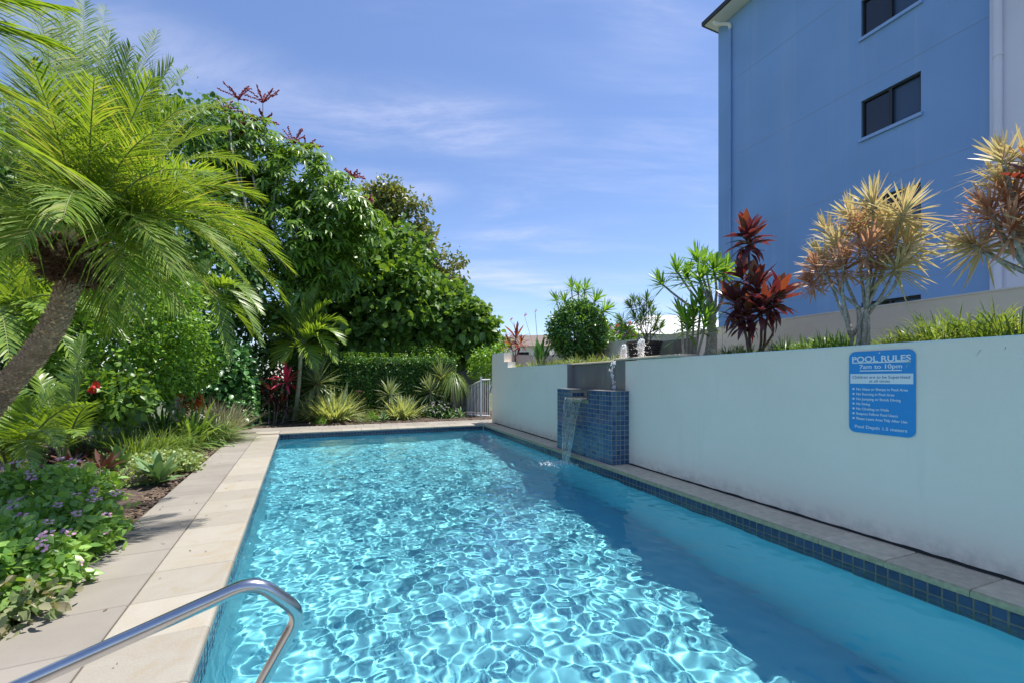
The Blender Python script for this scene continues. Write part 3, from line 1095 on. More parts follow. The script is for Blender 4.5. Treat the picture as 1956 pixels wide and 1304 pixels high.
# solid corner slabs where the courses meet
mcorn = slab_mesh(.40, .46, .04, M_coping, .0)
lay(cop, mcorn, bf, -.24, .0, 'coping_tile')
mcorn2 = slab_mesh(.40, .33, .04, M_copshade, .0)
lay(cop, mcorn2, bf, BL + .17, .0, 'coping_tile')
# mortar beds under the slabs
m = MB()
m.fbox(frL, NEAR_S, 10.6, .004, .80, -.3, -.012)
m.fbox(frR, NEAR_S, 10.5, .004, .36, -.3, -.014)
m.fbox(bf, -1.0, BL + .5, .006, 1.2, -.3, -.016)
tagp(m.build('mortar_bed', M_joint), kind='structure')

# ------------------------------------------------------------------ water surface, really rippled
def build_water():
    nu, nv = 380, 980
    u = np.linspace(0, 1, nu); v = np.linspace(0, 1, nv) ** .93
    U, V = np.meshgrid(u, v)
    def C(p): return np.array([p.x, p.y])
    a, b, c, d = C(A), C(B), C(RB), C(LB)
    XY = ((1 - U) * (1 - V))[..., None] * a + (U * (1 - V))[..., None] * b + (U * V)[..., None] * c + ((1 - U) * V)[..., None] * d
    X, Y = XY[..., 0], XY[..., 1]
    r2 = np.random.default_rng(3)
    Z = np.zeros_like(X)
    fall = rf(5.66, 3.08, 0)
    dist = np.hypot(X - fall.x, Y - fall.y)
    rough = np.clip(1.15 - dist / 7.0, .35, 1)           # choppier round the fall
    D_ = X * NR.x + Y * NR.y
    for i in range(130):
        lam = math.exp(r2.uniform(math.log(.095), math.log(.85)))
        ang = r2.uniform(0, 6.28)
        k = 2 * math.pi / lam
        fine = lam < .4
        amp = (.0028 if lam < .22 else .0012) * lam
        ph = k * (X * math.cos(ang) + Y * math.sin(ang)) + r2.uniform(0, 6.28) + .6 * np.sin(X * r2.uniform(.5, 1.5) + Y * r2.uniform(.5, 1.5))
        mod = .55 + .45 * np.sin(X * r2.uniform(.3, 1.2) + Y * r2.uniform(.3, 1.2) + r2.uniform(0, 6))
        Z += amp * np.sin(ph) * mod * (rough if fine else 1)
    Z += .008 * np.exp(-dist / .45) * np.sin(dist * 2 * math.pi / .12) + .0009 * np.exp(-dist / 1.5) * np.sin(dist * 2 * math.pi / .2)
    for i in range(40):
        lam = math.exp(r2.uniform(math.log(.065), math.log(.13))); ang = r2.uniform(0, 6.28)
        Z += .0013 * lam * np.sin(2 * math.pi / lam * (X * math.cos(ang) + Y * math.sin(ang)) + r2.uniform(0, 6.28)) * (.55 + .45 * np.sin(X * r2.uniform(.5, 2) + Y * r2.uniform(.5, 2)))
    vv = np.stack([X.ravel(), Y.ravel(), WATER + Z.ravel()], 1)
    i = np.arange(nu * nv).reshape(nv, nu)
    F = np.stack([i[:-1, :-1].ravel(), i[:-1, 1:].ravel(), i[1:, 1:].ravel(), i[1:, :-1].ravel()], 1)
    me = bpy.data.meshes.new('pool_water')
    me.vertices.add(len(vv)); me.vertices.foreach_set('co', vv.astype(np.float32).ravel())
    me.loops.add(F.size); me.loops.foreach_set('vertex_index', F.astype(np.int32).ravel())
    me.polygons.add(len(F))
    me.polygons.foreach_set('loop_start', np.arange(0, F.size, 4, dtype=np.int32))
    me.polygons.foreach_set('loop_total', np.full(len(F), 4, dtype=np.int32))
    me.polygons.foreach_set('use_smooth', np.ones(len(F), dtype=bool))
    me.materials.append(M_water); me.update(calc_edges=True)
    o = link('pool_water', me)
    o['kind'] = 'structure'
    o.cycles.is_caustics_caster = True
    return o


build_water()

# ------------------------------------------------------------------ the rendered wall with its raised bed
WT = 1.385
wall = thing('poolside_wall', 'long white rendered wall along the right side of the pool', 'wall', rf(3, DW, 0))
OP0, OP1 = 4.87, 6.50             # fountain recess
m = MB()
m.fbox(rf, NEAR_S, OP0, DW, DW + .2, -.3, WT)
m.fbox(rf, OP1, 9.45, DW, DW + .2, -.3, WT + .012)
m.fbox(rf, 9.45, 9.72, DW, DW + .201, -.3, WT + .16)
m.fbox(rf, 9.72, 10.62, DW, DW + .202, -.3, 1.77)
m.fbox(rf, OP0, OP1, DW + .14, DW + .25, -.3, WT - .01)
m.build('render_face', M_stucco, wall)
m = MB()
m.fbox(rf, NEAR_S, OP0 - .25, DW - .003, DW + .203, WT, WT + .008)
m.fbox(rf, OP1, 9.45, DW - .003, DW + .203, WT + .012, WT + .02)
m.fbox(rf, 9.715, 10.625, DW - .003, DW + .205, 1.77, 1.778)
m.build('top_edge', M_capedge, wall)
# black mould line where the coping meets the wall
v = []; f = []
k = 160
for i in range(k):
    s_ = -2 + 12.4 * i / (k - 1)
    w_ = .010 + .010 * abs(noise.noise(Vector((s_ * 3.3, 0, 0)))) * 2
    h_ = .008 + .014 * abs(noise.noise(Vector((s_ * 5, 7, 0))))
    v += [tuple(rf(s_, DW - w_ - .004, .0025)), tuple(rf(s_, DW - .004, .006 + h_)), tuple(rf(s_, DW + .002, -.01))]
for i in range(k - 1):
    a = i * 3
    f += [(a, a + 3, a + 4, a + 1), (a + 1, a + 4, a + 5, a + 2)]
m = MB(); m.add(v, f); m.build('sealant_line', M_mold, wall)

w2 = thing('planter_back_wall', 'taller grey rendered wall behind the planter in front of blue building', 'wall', rf(3, DW2, 1))
m = MB()
js = [NEAR_S, -.6, 1.2, 3.0, 4.8, 6.6, 8.4, 10.62]
for a_, b_ in zip(js[:-1], js[1:]):
    m2 = MB(); m2.fbox(rf, a_ + .004, b_ - .004, DW2, DW2 + .15, -.3, 1.895)
    m2.build('wall_panel', M_grey_wall, w2)
m.fbox(rf, NEAR_S, 10.62, DW2 + .01, DW2 + .14, -.3, 1.888)
m.build('joint_backing', M_joint, w2)
m = MB(); m.fbox(rf, NEAR_S, 10.63, DW2 - .006, DW2 + .156, 1.895, 1.91); m.build('coping_strip', M_capedge, w2)

w3 = thing('planter_end_wall', 'short white return wall at the far end of the raised planter', 'wall', rf(10.5, 4.4, 0))
m = MB(); m.fbox(rf, 10.42, 10.615, DW + .205, DW2 - .004, -.3, 1.765); m.build('render_face', M_stucco, w3)
m = MB(); m.fbox(rf, 10.41, 10.62, DW + .21, DW2 - .01, 1.765, 1.775); m.build('top_edge', M_capedge, w3)

PS = 1.365
v = []; f = []
ns, nd = 110, 14
for i in range(ns):
    for j in range(nd):
        p = rf(NEAR_S + 13.0 * i / (ns - 1), DW + .2 + (DW2 - DW - .2) * j / (nd - 1), 0)
        v.append((p.x, p.y, PS - .01 + .03 * noise.noise(p * 2.1)))
for i in range(ns - 1):
    for j in range(nd - 1):
        a = i * nd + j; f.append((a, a + nd, a + nd + 1, a + 1))
m = MB(); m.add(v, f)
tagp(m.build('soil_planter', M_soil, smooth=True), kind='structure')

# ------------------------------------------------------------------ tiled fountain box
BX0, BX1, BD = 4.78, 6.36, 3.25          # along wall from .. to, front distance
BT = .975
NX0, NX1, NZ = 5.38, 5.88, .845          # spill notch
ft = thing('wall_fountain', 'blue mosaic tiled fountain box with steel spill tray set against the white wall', 'fountain', rf(5.5, 3.4, 0))
m = MB()
e = .006
m.fbox(rf, BX0 + e, NX0 - e, BD + e, DW + .1, .0, BT - .006)
m.fbox(rf, NX1 + e, BX1 - e, BD + e, DW + .1, .0, BT - .006)
m.fbox(rf, NX0 - e + .001, NX1 + e - .001, BD + e, DW + .1, .0, NZ - .01)
m.build('grout_core', M_grout_box, ft)
frF = lambda s, d, z: rf(s, BD + d + e, z)
rowsA = [(i + .5) * TP for i in range(15) if (i + 1) * TP < BT + .012]
rowsN = [z for z in rowsA if z < NZ - .03]


def front_cells():
    n_near = 0
    tile_field(ft, frF, BX0 + e, NX0 - e, [z for z in rowsA if z > .0], M_tile_box, 0 + 135, lambda c: c[0] - c[1] * .001, True)
    tile_field(ft, frF, NX0 - e, NX1 + e, rowsN, M_tile_box, 85, lambda c: c[0], True)
    tile_field(ft, frF, NX1 + e, BX1 - e, rowsA, M_tile_box, 0, lambda c: c[0], True)


front_cells()
# near side face: a frame whose s runs away from the pool and whose d runs forward
frS = lambda s, d, z: rf(BX0 + d + e, BD + s, z)
tile_field(ft, lambda s, d, z: rf(BX0 + d + e, BD + e + s, z), .0, DW - BD - e - .003, rowsA, M_tile_box, 75, lambda c: c[0], True)
# cheeks of the notch
m = MB()
for zz in (NZ + .02 + TP * .5, ):
    for q in range(3):
        d0 = BD + .03 + q * .07
        m.fbox(rf, NX1 + .0005, NX1 + e, d0, d0 + .06, zz - .028, zz + .028)
m.build('notch_mosaic', M_tile_box, ft, kind='stuff')
m = MB()
m.fbox(rf, NX1 - .001, BX1 + .004, BD - .003, DW + .13, BT, BT + .008)
m.fbox(rf, BX0 - .004, NX0 + .001, BD - .003, DW + .13, BT, BT + .008)
m.build('cap_plate', M_steelp, ft)
m = MB()
m.fbox(rf, NX0 - .004, NX1 - .004, BD - .10, DW + .12, NZ, NZ + .006)
m.fbox(rf, NX0 - .004, NX0 + .002, BD - .02, DW + .12, NZ + .006, BT - .001)
m.build('spill_tray', M_steel, ft)
# recess: far reveal, back plate, near pier, stone caps
m = MB()
m.fbox(rf, OP1 - .008, OP1 + .012, DW - .006, DW + .14, BT + .01, WT + .01)
m.fbox(rf, OP1 - .012, OP1 - .008, DW - .002, DW + .02, BT + .01, WT + .01)
m.build('steel_reveal', M_steelp, ft)
# curved back plate
v = []; f = []
k = 14
for i in range(k):
    t = i / (k - 1)
    s_ = OP0 + .22 + (OP1 - .008 - OP0 - .22) * t
    d_ = DW + .118 + .05 * math.sin(math.pi * t) * 0 + .0 * t
    v += [tuple(rf(s_, d_, BT + .008)), tuple(rf(s_, d_, WT - .012)), tuple(rf(s_, d_ + .02, BT + .008)), tuple(rf(s_, d_ + .02, WT - .012))]
for i in range(k - 1):
    a = i * 4
    f += [(a, a + 1, a + 5, a + 4), (a + 1, a + 3, a + 7, a + 5)]
m = MB(); m.add(v, f); m.build('steel_back_plate', M_steelp, ft)
m = MB(); m.fbox(rf, OP0 + .003, OP0 + .215, DW - .006, DW + .12, BT + .009, WT + .012); m.build('steel_pier', M_steelp, ft)


def capstone(name, s0, s1, d0, d1, z, t=.03):
    m = MB()
    n = 5
    r_ = t / 2
    prof = [(d0 + r_ - r_ * math.cos(a), z + r_ + r_ * math.sin(a)) for a in [math.radians(x) for x in (-90, -45, 0, 45, 90)]]
    prof += [(d1, z + t), (d1, z)]
    k = len(prof)
    v = [tuple(rf(s0, d, zz)) for d, zz in prof] + [tuple(rf(s1, d, zz)) for d, zz in prof]
    f = [(i, (i + 1) % k, k + (i + 1) % k, k + i) for i in range(k)] + [tuple(range(k))[::-1], tuple(k + i for i in range(k))]
    m.add(v, f)
    return m.build(name, M_cream, ft)


for i in range(3):
    a_ = OP0 + .24 + i * (OP1 + .05 - OP0 - .24) / 3
    capstone('capstone', a_ + .002, a_ + (OP1 + .05 - OP0 - .24) / 3 - .002, DW + .06, DW + .32, WT - .008)
sN = xr(1302, DW)
q = (OP0 + .24 - sN) / 3
for i in range(3):
    capstone('capstone', sN + i * q + .002, sN + (i + 1) * q - .002, DW - .03, DW + .27, WT + .014)
# upper basin behind the wall
m = MB()
m.fbox(rf, 4.3, 6.5, DW + .26, DW + .75, PS, PS + .02)
for a_, b_, c_, d_ in ((4.3, 6.5, DW + .72, DW + .78), (4.24, 4.3, DW + .26, DW + .78), (6.5, 6.56, DW + .26, DW + .78)):
    m.fbox(rf, a_, b_, c_, d_, PS, WT + .02)
m.build('upper_basin', M_stucco, ft)

# falling sheet of water
def water_sheet():
    nu, nv = 26, 40
    v = []
    for j in range(nv):
        t = j / (nv - 1)
        z = NZ + .01 - (NZ + .13) * t
        fall_ = math.sqrt(max(0, t))
        d = BD - .10 - .11 * fall_
        w = .245 * (1 - t) ** .8 + .085 * (1 - (1 - t) ** .8) + .0
        c = 5.63 + .03 * t
        for i in range(nu):
            u = i / (nu - 1) * 2 - 1
            th = .012 * math.sin(u * 9 + 3 * t) * t + .010 * noise.noise(Vector((u * 5, t * 2.5, 1)))
            rope = .03 * t * (1 - u * u)
            v.append(tuple(rf(c + u * (w + .012 * noise.noise(Vector((t * 9, u * 2, 5))) * (1 + 2 * t)), d + th - rope, z)))
    f = [(j * nu + i, j * nu + i + 1, (j + 1) * nu + i + 1, (j + 1) * nu + i) for j in range(nv - 1) for i in range(nu - 1)]
    m = MB(); m.add(v, f)
    # edge ropes
    for sg in (-1, 1):
        pts = []
        for j in range(0, nv, 3):
            t = j / (nv - 1)
            w = .245 * (1 - t) ** .8 + .085 * (1 - (1 - t) ** .8)
            pts.append(rf(5.63 + .03 * t + sg * w + R.uniform(-.004, .004), BD - .10 - .11 * math.sqrt(t), NZ + .01 - (NZ + .13) * t))
        m.tube(pts, [.004 + .003 * R.random() for _ in pts], 5)
    o = m.build('water_sheet', M_sheet, smooth=True)
    return o


ws = water_sheet()
tagp(ws, 'clear sheet of water falling from the fountain tray into the pool', 'water')


def ico(mb_, c, r, sq=1.0):
    t = (1 + 5 ** .5) / 2
    vs = [(-1, t, 0), (1, t, 0), (-1, -t, 0), (1, -t, 0), (0, -1, t), (0, 1, t), (0, -1, -t), (0, 1, -t), (t, 0, -1), (t, 0, 1), (-t, 0, -1), (-t, 0, 1)]
    fs = [(0, 11, 5), (0, 5, 1), (0, 1, 7), (0, 7, 10), (0, 10, 11), (1, 5, 9), (5, 11, 4), (11, 10, 2), (10, 7, 6), (7, 1, 8), (3, 9, 4), (3, 4, 2), (3, 2, 6), (3, 6, 8), (3, 8, 9), (4, 9, 5), (2, 4, 11), (6, 2, 10), (8, 6, 7), (9, 8, 1)]
    k = r / 1.9
    mb_.add([(c[0] + x * k, c[1] + y * k, c[2] + z * k * sq) for x, y, z in vs], fs)


def jet(base, h, w, label, lean=(0, 0)):
    m = MB()
    for i in range(44):
        a = R.uniform(0, 6.28); ca, sa = math.cos(a), math.sin(a)
        top = h * R.uniform(.72, 1.0); out = w * R.uniform(.5, 1.7); end = R.uniform(.45, 1.0)
        n = 26
        for q in range(n):
            t = end * (q + R.random()) / n
            z = top * (1 - (2 * t - 1) ** 2) if t < 1 else 0
            z = top * (4 * t * (1 - t)) if t > .5 else top * (1 - (1 - 2 * t) ** 2)
            rr = out * max(0, t - .15) ** 1.4
            sz = R.uniform(.007, .017) * (1.25 - t * .8)
            ico(m, base + Vector((ca * rr + R.gauss(0, .005), sa * rr + R.gauss(0, .005), z + R.gauss(0, .004))), sz, R.uniform(1, 2.0))
    for i in range(120):
        t = R.random()
        ico(m, base + Vector((R.gauss(0, w * .14), R.gauss(0, w * .14), h * .9 * t)), R.uniform(.014, .024), 1.8)
    for i in range(50):
        a = R.uniform(0, 6.28); rr = w * R.uniform(.9, 1.9)
        ico(m, base + Vector((math.cos(a) * rr, math.sin(a) * rr, h * R.uniform(0, .9))), R.uniform(.002, .005))
    o = thing('fountain_jet', label, 'water jet', base, 'foaming jets of the wall fountain')
    m.build('water_foam', M_foam, o, smooth=True, kind='stuff')


sj = xr(1225, DW + .45)
jet(rf(sj, DW + .45, PS + .04), .30, .075, 'white foaming water jet in front of the black pot')
sj = xr(1192, DW + .35)
jet(rf(sj, DW + .35, PS + .04), .24, .06, 'smaller white water jet beside the steel pier of the fountain')
# splash hanging in front of the back plate
m = MB()
for i in range(170):
    t = R.random()
    p = rf(5.16 + .05 * math.sin(t * 5) + R.gauss(0, .018) + (.10 * max(0, t - .55) if R.random() < .5 else 0), DW + .02 - .03 * t + R.gauss(0, .01), BT + .02 + .42 * (1 - t) ** 1.0)
    ico(m, p, R.uniform(.003, .012), 1.4)
tagp(m.build('splash', M_foam, smooth=True), 'white splash of water dropping past the steel pier of the fountain', 'splash')
# foam where the sheet lands
m = MB()
fp = rf(5.68, 3.02, WATER)
for i in range(620):
    a = R.uniform(0, 6.28); rr = abs(R.gauss(0, .15))
    x = fp.x + math.cos(a) * rr * 1.35 - .05; y = fp.y + math.sin(a) * rr * .8
    ico(m, (x, y, WATER + R.uniform(-.002, .012) + (.03 * R.random() if rr < .07 else 0)), R.uniform(.002, .011), .6)
for i in range(120):
    a = R.uniform(0, 6.28); rr = R.uniform(.1, .5)
    ico(m, (fp.x + math.cos(a) * rr - .1, fp.y + math.sin(a) * rr * .8, WATER + .004), R.uniform(.0015, .004), .5)
tagp(m.build('foam_patch', M_foam, smooth=True), 'white churned foam on the pool where the falling water lands', 'foam', kind='stuff')

# ------------------------------------------------------------------ pool rules sign
def build_sign():
    s0, s1 = 1.683, 2.086
    z0, z1 = .752, 1.347
    Wd = s1 - s0; Hh = z1 - z0
    root = thing('pool_rules_sign', 'blue POOL RULES sign with white lettering fixed to the white wall', 'sign', rf(s1, DW - .004, z1))
    ex = -TR; ez = -NR; ey = Vector((0, 0, 1))
    rot = Matrix((ex, ey, ez)).transposed()
    M_sb = simple('sign_blue', (.012, .28, .66), .35)
    M_sw = simple('sign_white', (.80, .82, .84), .4)
    M_sl = simple('sign_letter_blue', (.02, .12, .33), .4)

    def rrect(name, x0, x1, y0, y1, r_, z, t, mat):
        pts = []
        for cx, cy, a0 in ((x1 - r_, y1 - r_, 0), (x0 + r_, y1 - r_, 90), (x0 + r_, y0 + r_, 180), (x1 - r_, y0 + r_, 270)):
            for k in range(7):
                a = math.radians(a0 + 15 * k)
                pts.append((cx + r_ * math.cos(a), cy + r_ * math.sin(a)))
        n = len(pts)
        v = [rot @ Vector((x, y, z)) + root.location for x, y in pts] + [rot @ Vector((x, y, z + t)) + root.location for x, y in pts]
        f = [tuple(range(n))[::-1], tuple(range(n, 2 * n))] + [(i, (i + 1) % n, n + (i + 1) % n, n + i) for i in range(n)]
        m_ = MB(); m_.add(v, f)
        return m_.build(name, mat, root)
    rrect('panel', 0, Wd, -Hh, 0, .045, .001, .003, M_sb)
    rrect('white_band', .010, Wd - .012, -.395 * Hh, -.275 * Hh, .001, .0042, .0006, M_sw)

    def text(body, x0, x1, yc, cap, mat, off=.0, parent=root):
        cu = bpy.data.curves.new('lettering', 'FONT')
        cu.body = body; cu.size = 1; cu.offset = off; cu.extrude = .01
        cu.materials.append(mat)
        o = bpy.data.objects.new('lettering', cu)
        COL.objects.link(o)
        bpy.context.view_layer.update()
        w_ = o.dimensions.x
        bb = [c[0] for c in o.bound_box]
        me = bpy.data.meshes.new_from_object(o)
        COL.objects.unlink(o); bpy.data.objects.remove(o)
        sx = (x1 - x0) / w_; sy = cap / .70
        bx = min(bb)
        M = Matrix.Translation(rot @ Vector((x0, yc - cap / 2, .0050))) @ rot.to_4x4() @ Matrix.Diagonal((sx, sy, .04, 1)) @ Matrix.Translation((-bx, 0, 0))
        me.transform(M)
        if not me.materials: me.materials.append(mat)
        ob = bpy.data.objects.new('lettering', me)
        COL.objects.link(ob); ob.parent = parent
        return ob
    X = lambda u: u * Wd
    Yv = lambda v_: -v_ * Hh
    text('POOL RULES', X(.055), X(.94), Yv(.095), .040, M_sw, .022)
    rrect('underline', X(.055), X(.935), Yv(.146), Yv(.132), .0005, .0042, .0006, M_sw)
    text('7am to 10pm', X(.175), X(.82), Yv(.188), .029, M_sw, .014)
    rrect('underline', X(.18), X(.815), Yv(.244), Yv(.232), .0005, .0042, .0006, M_sw)
    text('Children are to be Supervised', X(.06), X(.93), Yv(.314), .0195, M_sl, .008)
    text('at all times', X(.33), X(.645), Yv(.362), .0185, M_sl, .003)
    L = [('No Glass or Sharps in Pool Area', .90), ('No Running in Pool Area', .71), ('No Jumping or Bomb Diving', .80), ('No Diving', .345),
         ('No Climbing on Walls', .63), ('Respect Fellow Pool Users', .76), ('Please Leave Area Tidy After Use', .89)]
    for i, (t, xe) in enumerate(L):
        yv = .462 + i * .0605
        text(t, X(.125), X(xe), Yv(yv), .0175, M_sw, .015)
        rrect('bullet', X(.058), X(.095), Yv(yv) - .0072, Yv(yv) + .0072, .0070, .0042, .0006, M_sw)
    text('Pool Depth 1.5 meters', X(.10), X(.89), Yv(.925), .0215, M_sw, .010)
    for yv in (.028, .972):
        rrect('screw', X(.48), X(.48) + .009, Yv(yv) - .0045, Yv(yv) + .0045, .0044, .0042, .002, M_steel)


build_sign()

# ------------------------------------------------------------------ handrail
hr = thing('pool_handrail', 'curved brushed steel handrail rising over the near corner of the pool', 'handrail', (-1.3, .9, 0))


def fillet(P, r_, k=7):
    out = [P[0]]
    for a_, b_, c_ in zip(P, P[1:], P[2:]):
        u = (a_ - b_).normalized(); v = (c_ - b_).normalized()
        q0 = b_ + u * r_; q1 = b_ + v * r_
        out += bez(q0, b_, q1, k)
    return out + [P[-1]]


_a0 = at(50, 1304, .97); _k1 = at(488, 1108, 1.10); _p1 = _a0 + (_a0 - _k1) * .75
pts = fillet([Vector((_p1.x - .06, _p1.y - .02, -.01)), _p1, _k1, at(576, 1168, 1.16), at(500, 1304, 1.18), at(380, 1540, 1.2)], .05)
m = MB(); m.tube(pts, .0175, 20); m.build('rail_tube', M_steel, hr, smooth=True)
m = MB(); m.lathe((_p1.x - .06, _p1.y - .02, 0), [(.02, -.002), (.055, 0.001), (.052, .012), (.022, .02)], 20); m.build('base_flange', M_steel, hr, smooth=True)

# ------------------------------------------------------------------ blue apartment building
FE = Vector((.392, -.92, 0)).normalized(); FN = Vector((-.92, -.392, 0)).normalized()
FC = Vector((8.6, 17, 0))


def ff(s, d, z):
    """along the facade towards the viewer, d out of the facade towards the pool"""
    return FC + FE * s + FN * d + Vector((0, 0, z))


bd = thing('apartment_building', 'tall blue rendered apartment block with dark windows behind the raised planter', 'building', FC)
ZR = 15.4
wins = [(4.64, 6.04, z) for z in (2.26, 5.26, 8.26, 11.26)]
m = MB()
FS1 = 7.42
# wall built in bands round the window openings
zs = [-1.0]
for (_, _, z) in wins: zs += [z, z + 1.13]
zs.append(ZR)
for i in range(len(zs) - 1):
    if i % 2 == 0:
        m.fbox(ff, -.45, FS1, -.3, 0, zs[i], zs[i + 1])
    else:
        m.fbox(ff, -.45, 4.64, -.3, 0, zs[i], zs[i + 1]); m.fbox(ff, 6.04, FS1, -.3, 0, zs[i], zs[i + 1])
m.build('wall', M_blue, bd)
m = MB(); m.fbox(ff, -.448, FS1, -9, -.301, -1, ZR); m.build('rear_mass', M_blue, bd)
m = MB(); m.fbox(ff, FS1, 17, -9, .25, -1, 17.5); m.build('pale_wing', M_lilac, bd)
for (a_, b_, z) in wins:
    w_ = MB(); w_.fbox(ff, a_, b_, -.2, -.06, z, z + .045); w_.fbox(ff, a_, b_, -.2, -.06, z + 1.085, z + 1.13)
    w_.fbox(ff, a_, a_ + .045, -.2, -.06, z + .045, z + 1.085); w_.fbox(ff, b_ - .045, b_, -.2, -.06, z + .045, z + 1.085)
    w_.fbox(ff, (a_ + b_) / 2 - .035, (a_ + b_) / 2 + .035, -.19, -.05, z + .045, z + 1.085)
    wf = w_.build('window', M_frame, bd)
    for (p0, p1, dd) in ((a_ + .045, (a_ + b_) / 2 - .035, -.12), ((a_ + b_) / 2 + .035, b_ - .045, -.15)):
        g_ = MB(); g_.fbox(ff, p0, p1, dd - .01, dd, z + .045, z + 1.085)
        me = g_.mesh('pane', M_glassblue if dd < -.13 else M_glassdark); po = bpy.data.objects.new('pane', me); COL.objects.link(po); po.parent = wf
    s_ = MB(); s_.fbox(ff, a_ - .04, b_ + .04, -.06, .07, z - .09, z - .0)
    me = s_.mesh('sill', M_bluetrim); po = bpy.data.objects.new('sill', me); COL.objects.link(po); po.parent = wf
m = MB()
for zj in (1.4, 3.85, 6.85, 9.85, 12.85):
    if zj > 0: m.fbox(ff, -.449, FS1, 0, .006, zj, zj + .018)
m.build('panel_joint', M_seam, bd)


def pipe(name, s_, d_, z0, z1, r_, mat):
    m_ = MB(); m_.tube([ff(s_, d_, z0), ff(s_, d_, z1)], r_, 12)
    z = z0 + 1
    while z < z1:
        m_.tube([ff(s_, d_, z), ff(s_, d_, z + .04)], r_ + .012, 12); z += 1.9
    m_.build(name, mat, bd, smooth=False)


pipe('downpipe', .16, .07, 0, 14.95, .05, M_blue)
pipe('downpipe', FS1 + .16, .33, 0, 17, .075, M_lilac)
m = MB(); m.tube(smoothpts([ff(.16, .07, 14.9), ff(.14, .12, 15.08), ff(-.15, .4, 15.22), ff(-.25, .5, 15.38)], 4), .06, 10); m.build('pipe_elbow', M_soffit, bd, smooth=True)
m = MB(); m.fbox(ff, -.58, FS1 - .01, -.2, .62, ZR, ZR + .05); m.build('soffit', M_soffit, bd)
m = MB()
m.fbox(ff, -.66, FS1 - .02, .58, .70, ZR + .02, ZR + .17)
m.fbox(ff, -.67, -.58, -9, .62, ZR + .02, ZR + .17)
m.build('gutter', M_roofdark, bd)
m = MB()
p = [ff(-.66, .66, ZR + .17), ff(FS1 - .02, .66, ZR + .17), ff(FS1 - .02, -4.5, ZR + 1.9), ff(-.8, -4.5, ZR + 1.9)]
q_ = [x - Vector((0, 0, .12)) for x in p]
m.hexa(q_ + p); m.build('roof', M_roofdark, bd)

# ------------------------------------------------------------------ gate and timber fence by the wall end
gt = thing('pool_gate', 'white aluminium picket gate panels beside the far end of the wall', 'gate', gnd(919, 797))
pA = gnd(936, 797.3); pB = gnd(919, 796.5); pC = at(891, 790, 13.4)


def run(p0, p1, z0a, z1a, z0b, z1b, n):
    d = p1 - p0
    for zz0, zz1 in ((z1a, z1b), (z0a + .06, z0b + .06)):
        m_ = MB(); m_.tube([Vector((p0.x, p0.y, zz0)), Vector((p1.x, p1.y, zz1))], .02, 4); m_.build('rail', M_white, gt)
    for i in range(n):
        t = (i + .5) / n
        q = p0.lerp(p1, t)
        m_ = MB(); m_.tube([Vector((q.x, q.y, z0a + (z0b - z0a) * t + .06)), Vector((q.x, q.y, z1a + (z1b - z1a) * t))], .009, 4)
        m_.build('picket', M_white, gt)


run(pA, pB, 0, 1.12, 0, 1.11, 5)
run(pB, pC, 0, 1.09, -.05, .87, 10)
m = MB(); m.fbox(lambda a, b, c: pB + Vector((a, b, c)), -.028, .028, -.028, .028, -.05, 1.17); m.build('post', M_white, gt)
m = MB(); m.fbox(lambda a, b, c: pB + Vector((a, b, c)), -.034, .034, -.034, .034, 1.17, 1.20); m.build('post_cap', M_white, gt)

tf = thing('timber_fence', 'weathered grey timber paling fence behind the white gate', 'fence', (-1.5, 15.2, 0))
a0 = at(868, 706, 15.5); a1 = at(934, 709, 14.6)
for i in range(12):
    p0 = a0.lerp(a1, i / 12); p1 = a0.lerp(a1, (i + .94) / 12)
    d = (p1 - p0).normalized(); n_ = Vector((-d.y, d.x, 0)) * .01
    zt_ = p0.z + R.uniform(-.02, .02)
    m_ = MB(); m_.hexa([Vector((x.x, x.y, z)) for z in (-.1, zt_) for x in (p0 - n_, p1 - n_, p1 + n_, p0 + n_)])
    m_.build('plank', M_timber, tf)

# far houses glimpsed over the planter and through the trees
def house(name, label, c, sx, sy, h, rise, wm, rm, rot=0.0):
    o = thing(name, label, 'house', c)
    cr, sr = math.cos(rot), math.sin(rot)
    fr = lambda a, b, z: Vector((c[0] + a * cr - b * sr, c[1] + a * sr + b * cr, c[2] + z))
    m_ = MB(); m_.fbox(fr, -sx, sx, -sy, sy, -6, h); m_.build('wall', wm, o)
    m_ = MB()
    e_ = .5
    v = [fr(-sx - e_, -sy - e_, h), fr(sx + e_, -sy - e_, h), fr(sx + e_, sy + e_, h), fr(-sx - e_, sy + e_, h), fr(-sx * .45, 0, h + rise), fr(sx * .45, 0, h + rise)]
    m_.add(v, [(0, 1, 5, 4), (1, 2, 5), (2, 3, 4, 5), (3, 0, 4), (3, 2, 1, 0)]); m_.build('roof', rm, o)
    for k in range(3):
        x = -sx * .6 + k * sx * .6
        m_ = MB(); m_.fbox(fr, x - .5, x + .5, -sy - .02, -sy + .1, h - 1.5, h - .5); m_.build('window', M_glassdark, o)
    return o


house('neighbour_house', 'low house with a long white roof behind the potted dracaena', at(1290, 722, 34), 5.2, 3.5, 3.05, 1.9, M_capedge, M_roofwhite, .15)
house('neighbour_house', 'house with a brown tiled roof beyond the red cordyline at planter end', at(1010, 722, 42), 4.0, 3, 2.9, 1.3, M_grey_wall, M_roofbrown, -.2)
house('neighbour_house', 'white house glimpsed through the leaves above the clipped hedge', at(790, 722, 38), 7, 3, 2.2, 1.2, M_capedge, M_roofwhite, .1)
